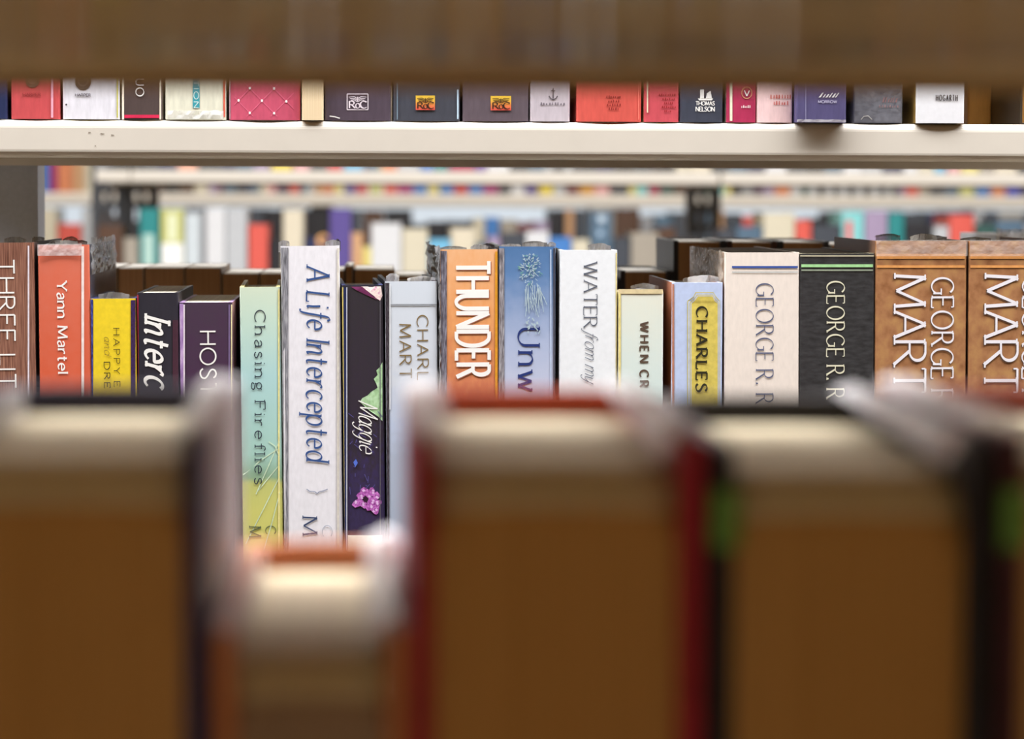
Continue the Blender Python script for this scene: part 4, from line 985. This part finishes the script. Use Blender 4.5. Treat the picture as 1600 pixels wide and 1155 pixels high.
B_LO = [(-20, 56, 'charcoal', 335), (58, 88, 'ivory', 326), (90, 127, 'coral', 350), (128, 150, 'silver', 326), (151, 186, 'brown', 338), (188, 214, 'charcoal', 345), (215, 255, 'brown', 326), (256, 290, 'black', 326), (291, 322, 'charcoal', 325), (323, 356, 'brown', 326), (357, 387, 'black', 325), (388, 412, 'charcoal', 326), (413, 441, 'black', 327), (442, 475, 'brown', 326), (476, 515, 'black', 327), (516, 547, 'brown', 326), (548, 566, 'charcoal', 328), (567, 600, 'brown', 328), (601, 644, 'black', 328), (645, 668, 'charcoal', 350), (669, 700, 'black', 346), (701, 738, 'charcoal', 345), (740, 757, 'ivory', 342), (758, 780, 'blue', 340), (781, 808, 'stone', 344), (809, 834, 'maroon', 348), (835, 857, 'lilac', 346),
        (858, 882, 'black', 328), (884, 896, 'tan', 328), (897, 922, 'charcoal', 328), (924, 960, 'stone', 326), (961, 1000, 'brown', 326), (1001, 1022, 'grey', 338), (1023, 1050, 'slate', 336), (1051, 1090, 'charcoal', 332), (1091, 1120, 'slate', 333), (1121, 1131, 'tan', 328), (1132, 1160, 'charcoal', 334), (1161, 1182, 'coral', 338), (1183, 1246, 'stone', 340), (1247, 1268, 'charcoal', 344), (1269, 1294, 'black', 341), (1295, 1316, 'charcoal', 331), (1317, 1352, 'navy', 330), (1353, 1413, 'slate', 330), (1414, 1450, 'charcoal', 332), (1451, 1483, 'navy', 331), (1484, 1522, 'navy', 330), (1523, 1536, 'silver', 329), (1537, 1560, 'charcoal', 331), (1561, 1600, 'stone', 332), (1601, 1650, 'charcoal', 332)]
list(row(B_LO, Y3+.004, ZB2, 'the lowest farthest shelf', .17, .22, 4, 'books low on the farthest rack'))
D_UP = [(-10, 26, 'grey'), (27, 58, 'slate'), (60, 72, 'orange'), (73, 86, 'gold'), (88, 94, 'navy'), (96, 133, 'silver')]
list(row(D_UP, Y4+.004, ZD, 'the distant left rack', .20, .24, 6, 'books on the distant rack end'))
# ------------------------------------------------------------------ out-of-focus books right in front
GF = 'large out-of-focus books in the foreground'
PAPER_F = paper_mat('cream_page_paper', (222, 206, 174), (204, 188, 156))
FOLD = plastic_mat('white_jacket_film', (236, 234, 236), .72, .25, .4)
def Fg(xl, xr, yfar, cov, label, seed, side=None, edge=None, t=.0042, right=True, left=False, pages=PAPER_F, inset=.0062, fore=None, green=False):
    yn = 300+(yfar-300)*YF/YN
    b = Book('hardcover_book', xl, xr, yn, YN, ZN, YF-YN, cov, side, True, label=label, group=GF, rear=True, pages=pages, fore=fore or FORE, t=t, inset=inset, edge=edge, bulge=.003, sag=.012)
    hw = b.w/2
    def fold(x0, x1, sd):
        """crumpled jacket film folded over the head of a board"""
        rnd = random.Random(sd); bm = bmesh.new(); g = []
        for i in range(23):
            y = -.001+(b.d+.001)*i/22; row = []
            for j in range(5):
                u = j/4
                row.append(bm.verts.new((x0+(x1-x0)*u, y+rnd.uniform(-.001, .001), b.h+.0012+.0024*math.sin(math.pi*u)*rnd.uniform(.3, 1.0)-.006*abs(u-.3)*(i/22))))
            g.append(row)
        for i in range(22):
            for j in range(4): bm.faces.new((g[i][j], g[i+1][j], g[i+1][j+1], g[i][j+1]))
        link('plastic_jacket', bm, FOLD, b.root)
    if right: fold(-hw, -hw+.0085, seed)
    if left: fold(hw-.0085, hw, seed+50)
    if green:
        z = px(1130, 815, YN).z-ZN; bm = bmesh.new()
        box(bm, hw-t-.001, hw-.0001, b.d, b.d+.0006, z-.0055, z+.0055)
        link('sticker', bm, pc(104, 150, 76), b.root)['label'] = 'green sticker'
    return b
Fg(-130, 322, 607, pc(40, 38, 92, vary=.2), 'large blurred hardback with navy boards at the lower left', 81, side=pc(176, 170, 172), edge=pc(36, 34, 60))
Fg(334, 638, 850, pc(190, 120, 80), 'lower blurred pale hardback between the two tall foreground books', 82, side=pc(206, 200, 196), edge=pc(186, 110, 70), fore=paper_mat('dim_fore_edge', (176, 150, 130), (150, 126, 108)))  # its fore-edge paper is darkened to carry the shade
Fg(643, 1099, 612, pc(160, 30, 56, vary=.15), 'large blurred hardback with dark red boards at the lower centre', 83, edge=pc(178, 70, 40), left=True)
Fg(1113, 1548, 622, pc(30, 30, 46, vary=.15), 'large blurred hardback with near-black boards right of the dark red one', 84, edge=pc(30, 26, 30), green=True)
Fg(1566, 2020, 607, pc(70, 32, 50, vary=.15), 'blurred hardback with a reddish head at the lower right edge', 85, edge=pc(150, 70, 60), left=True, green=True)
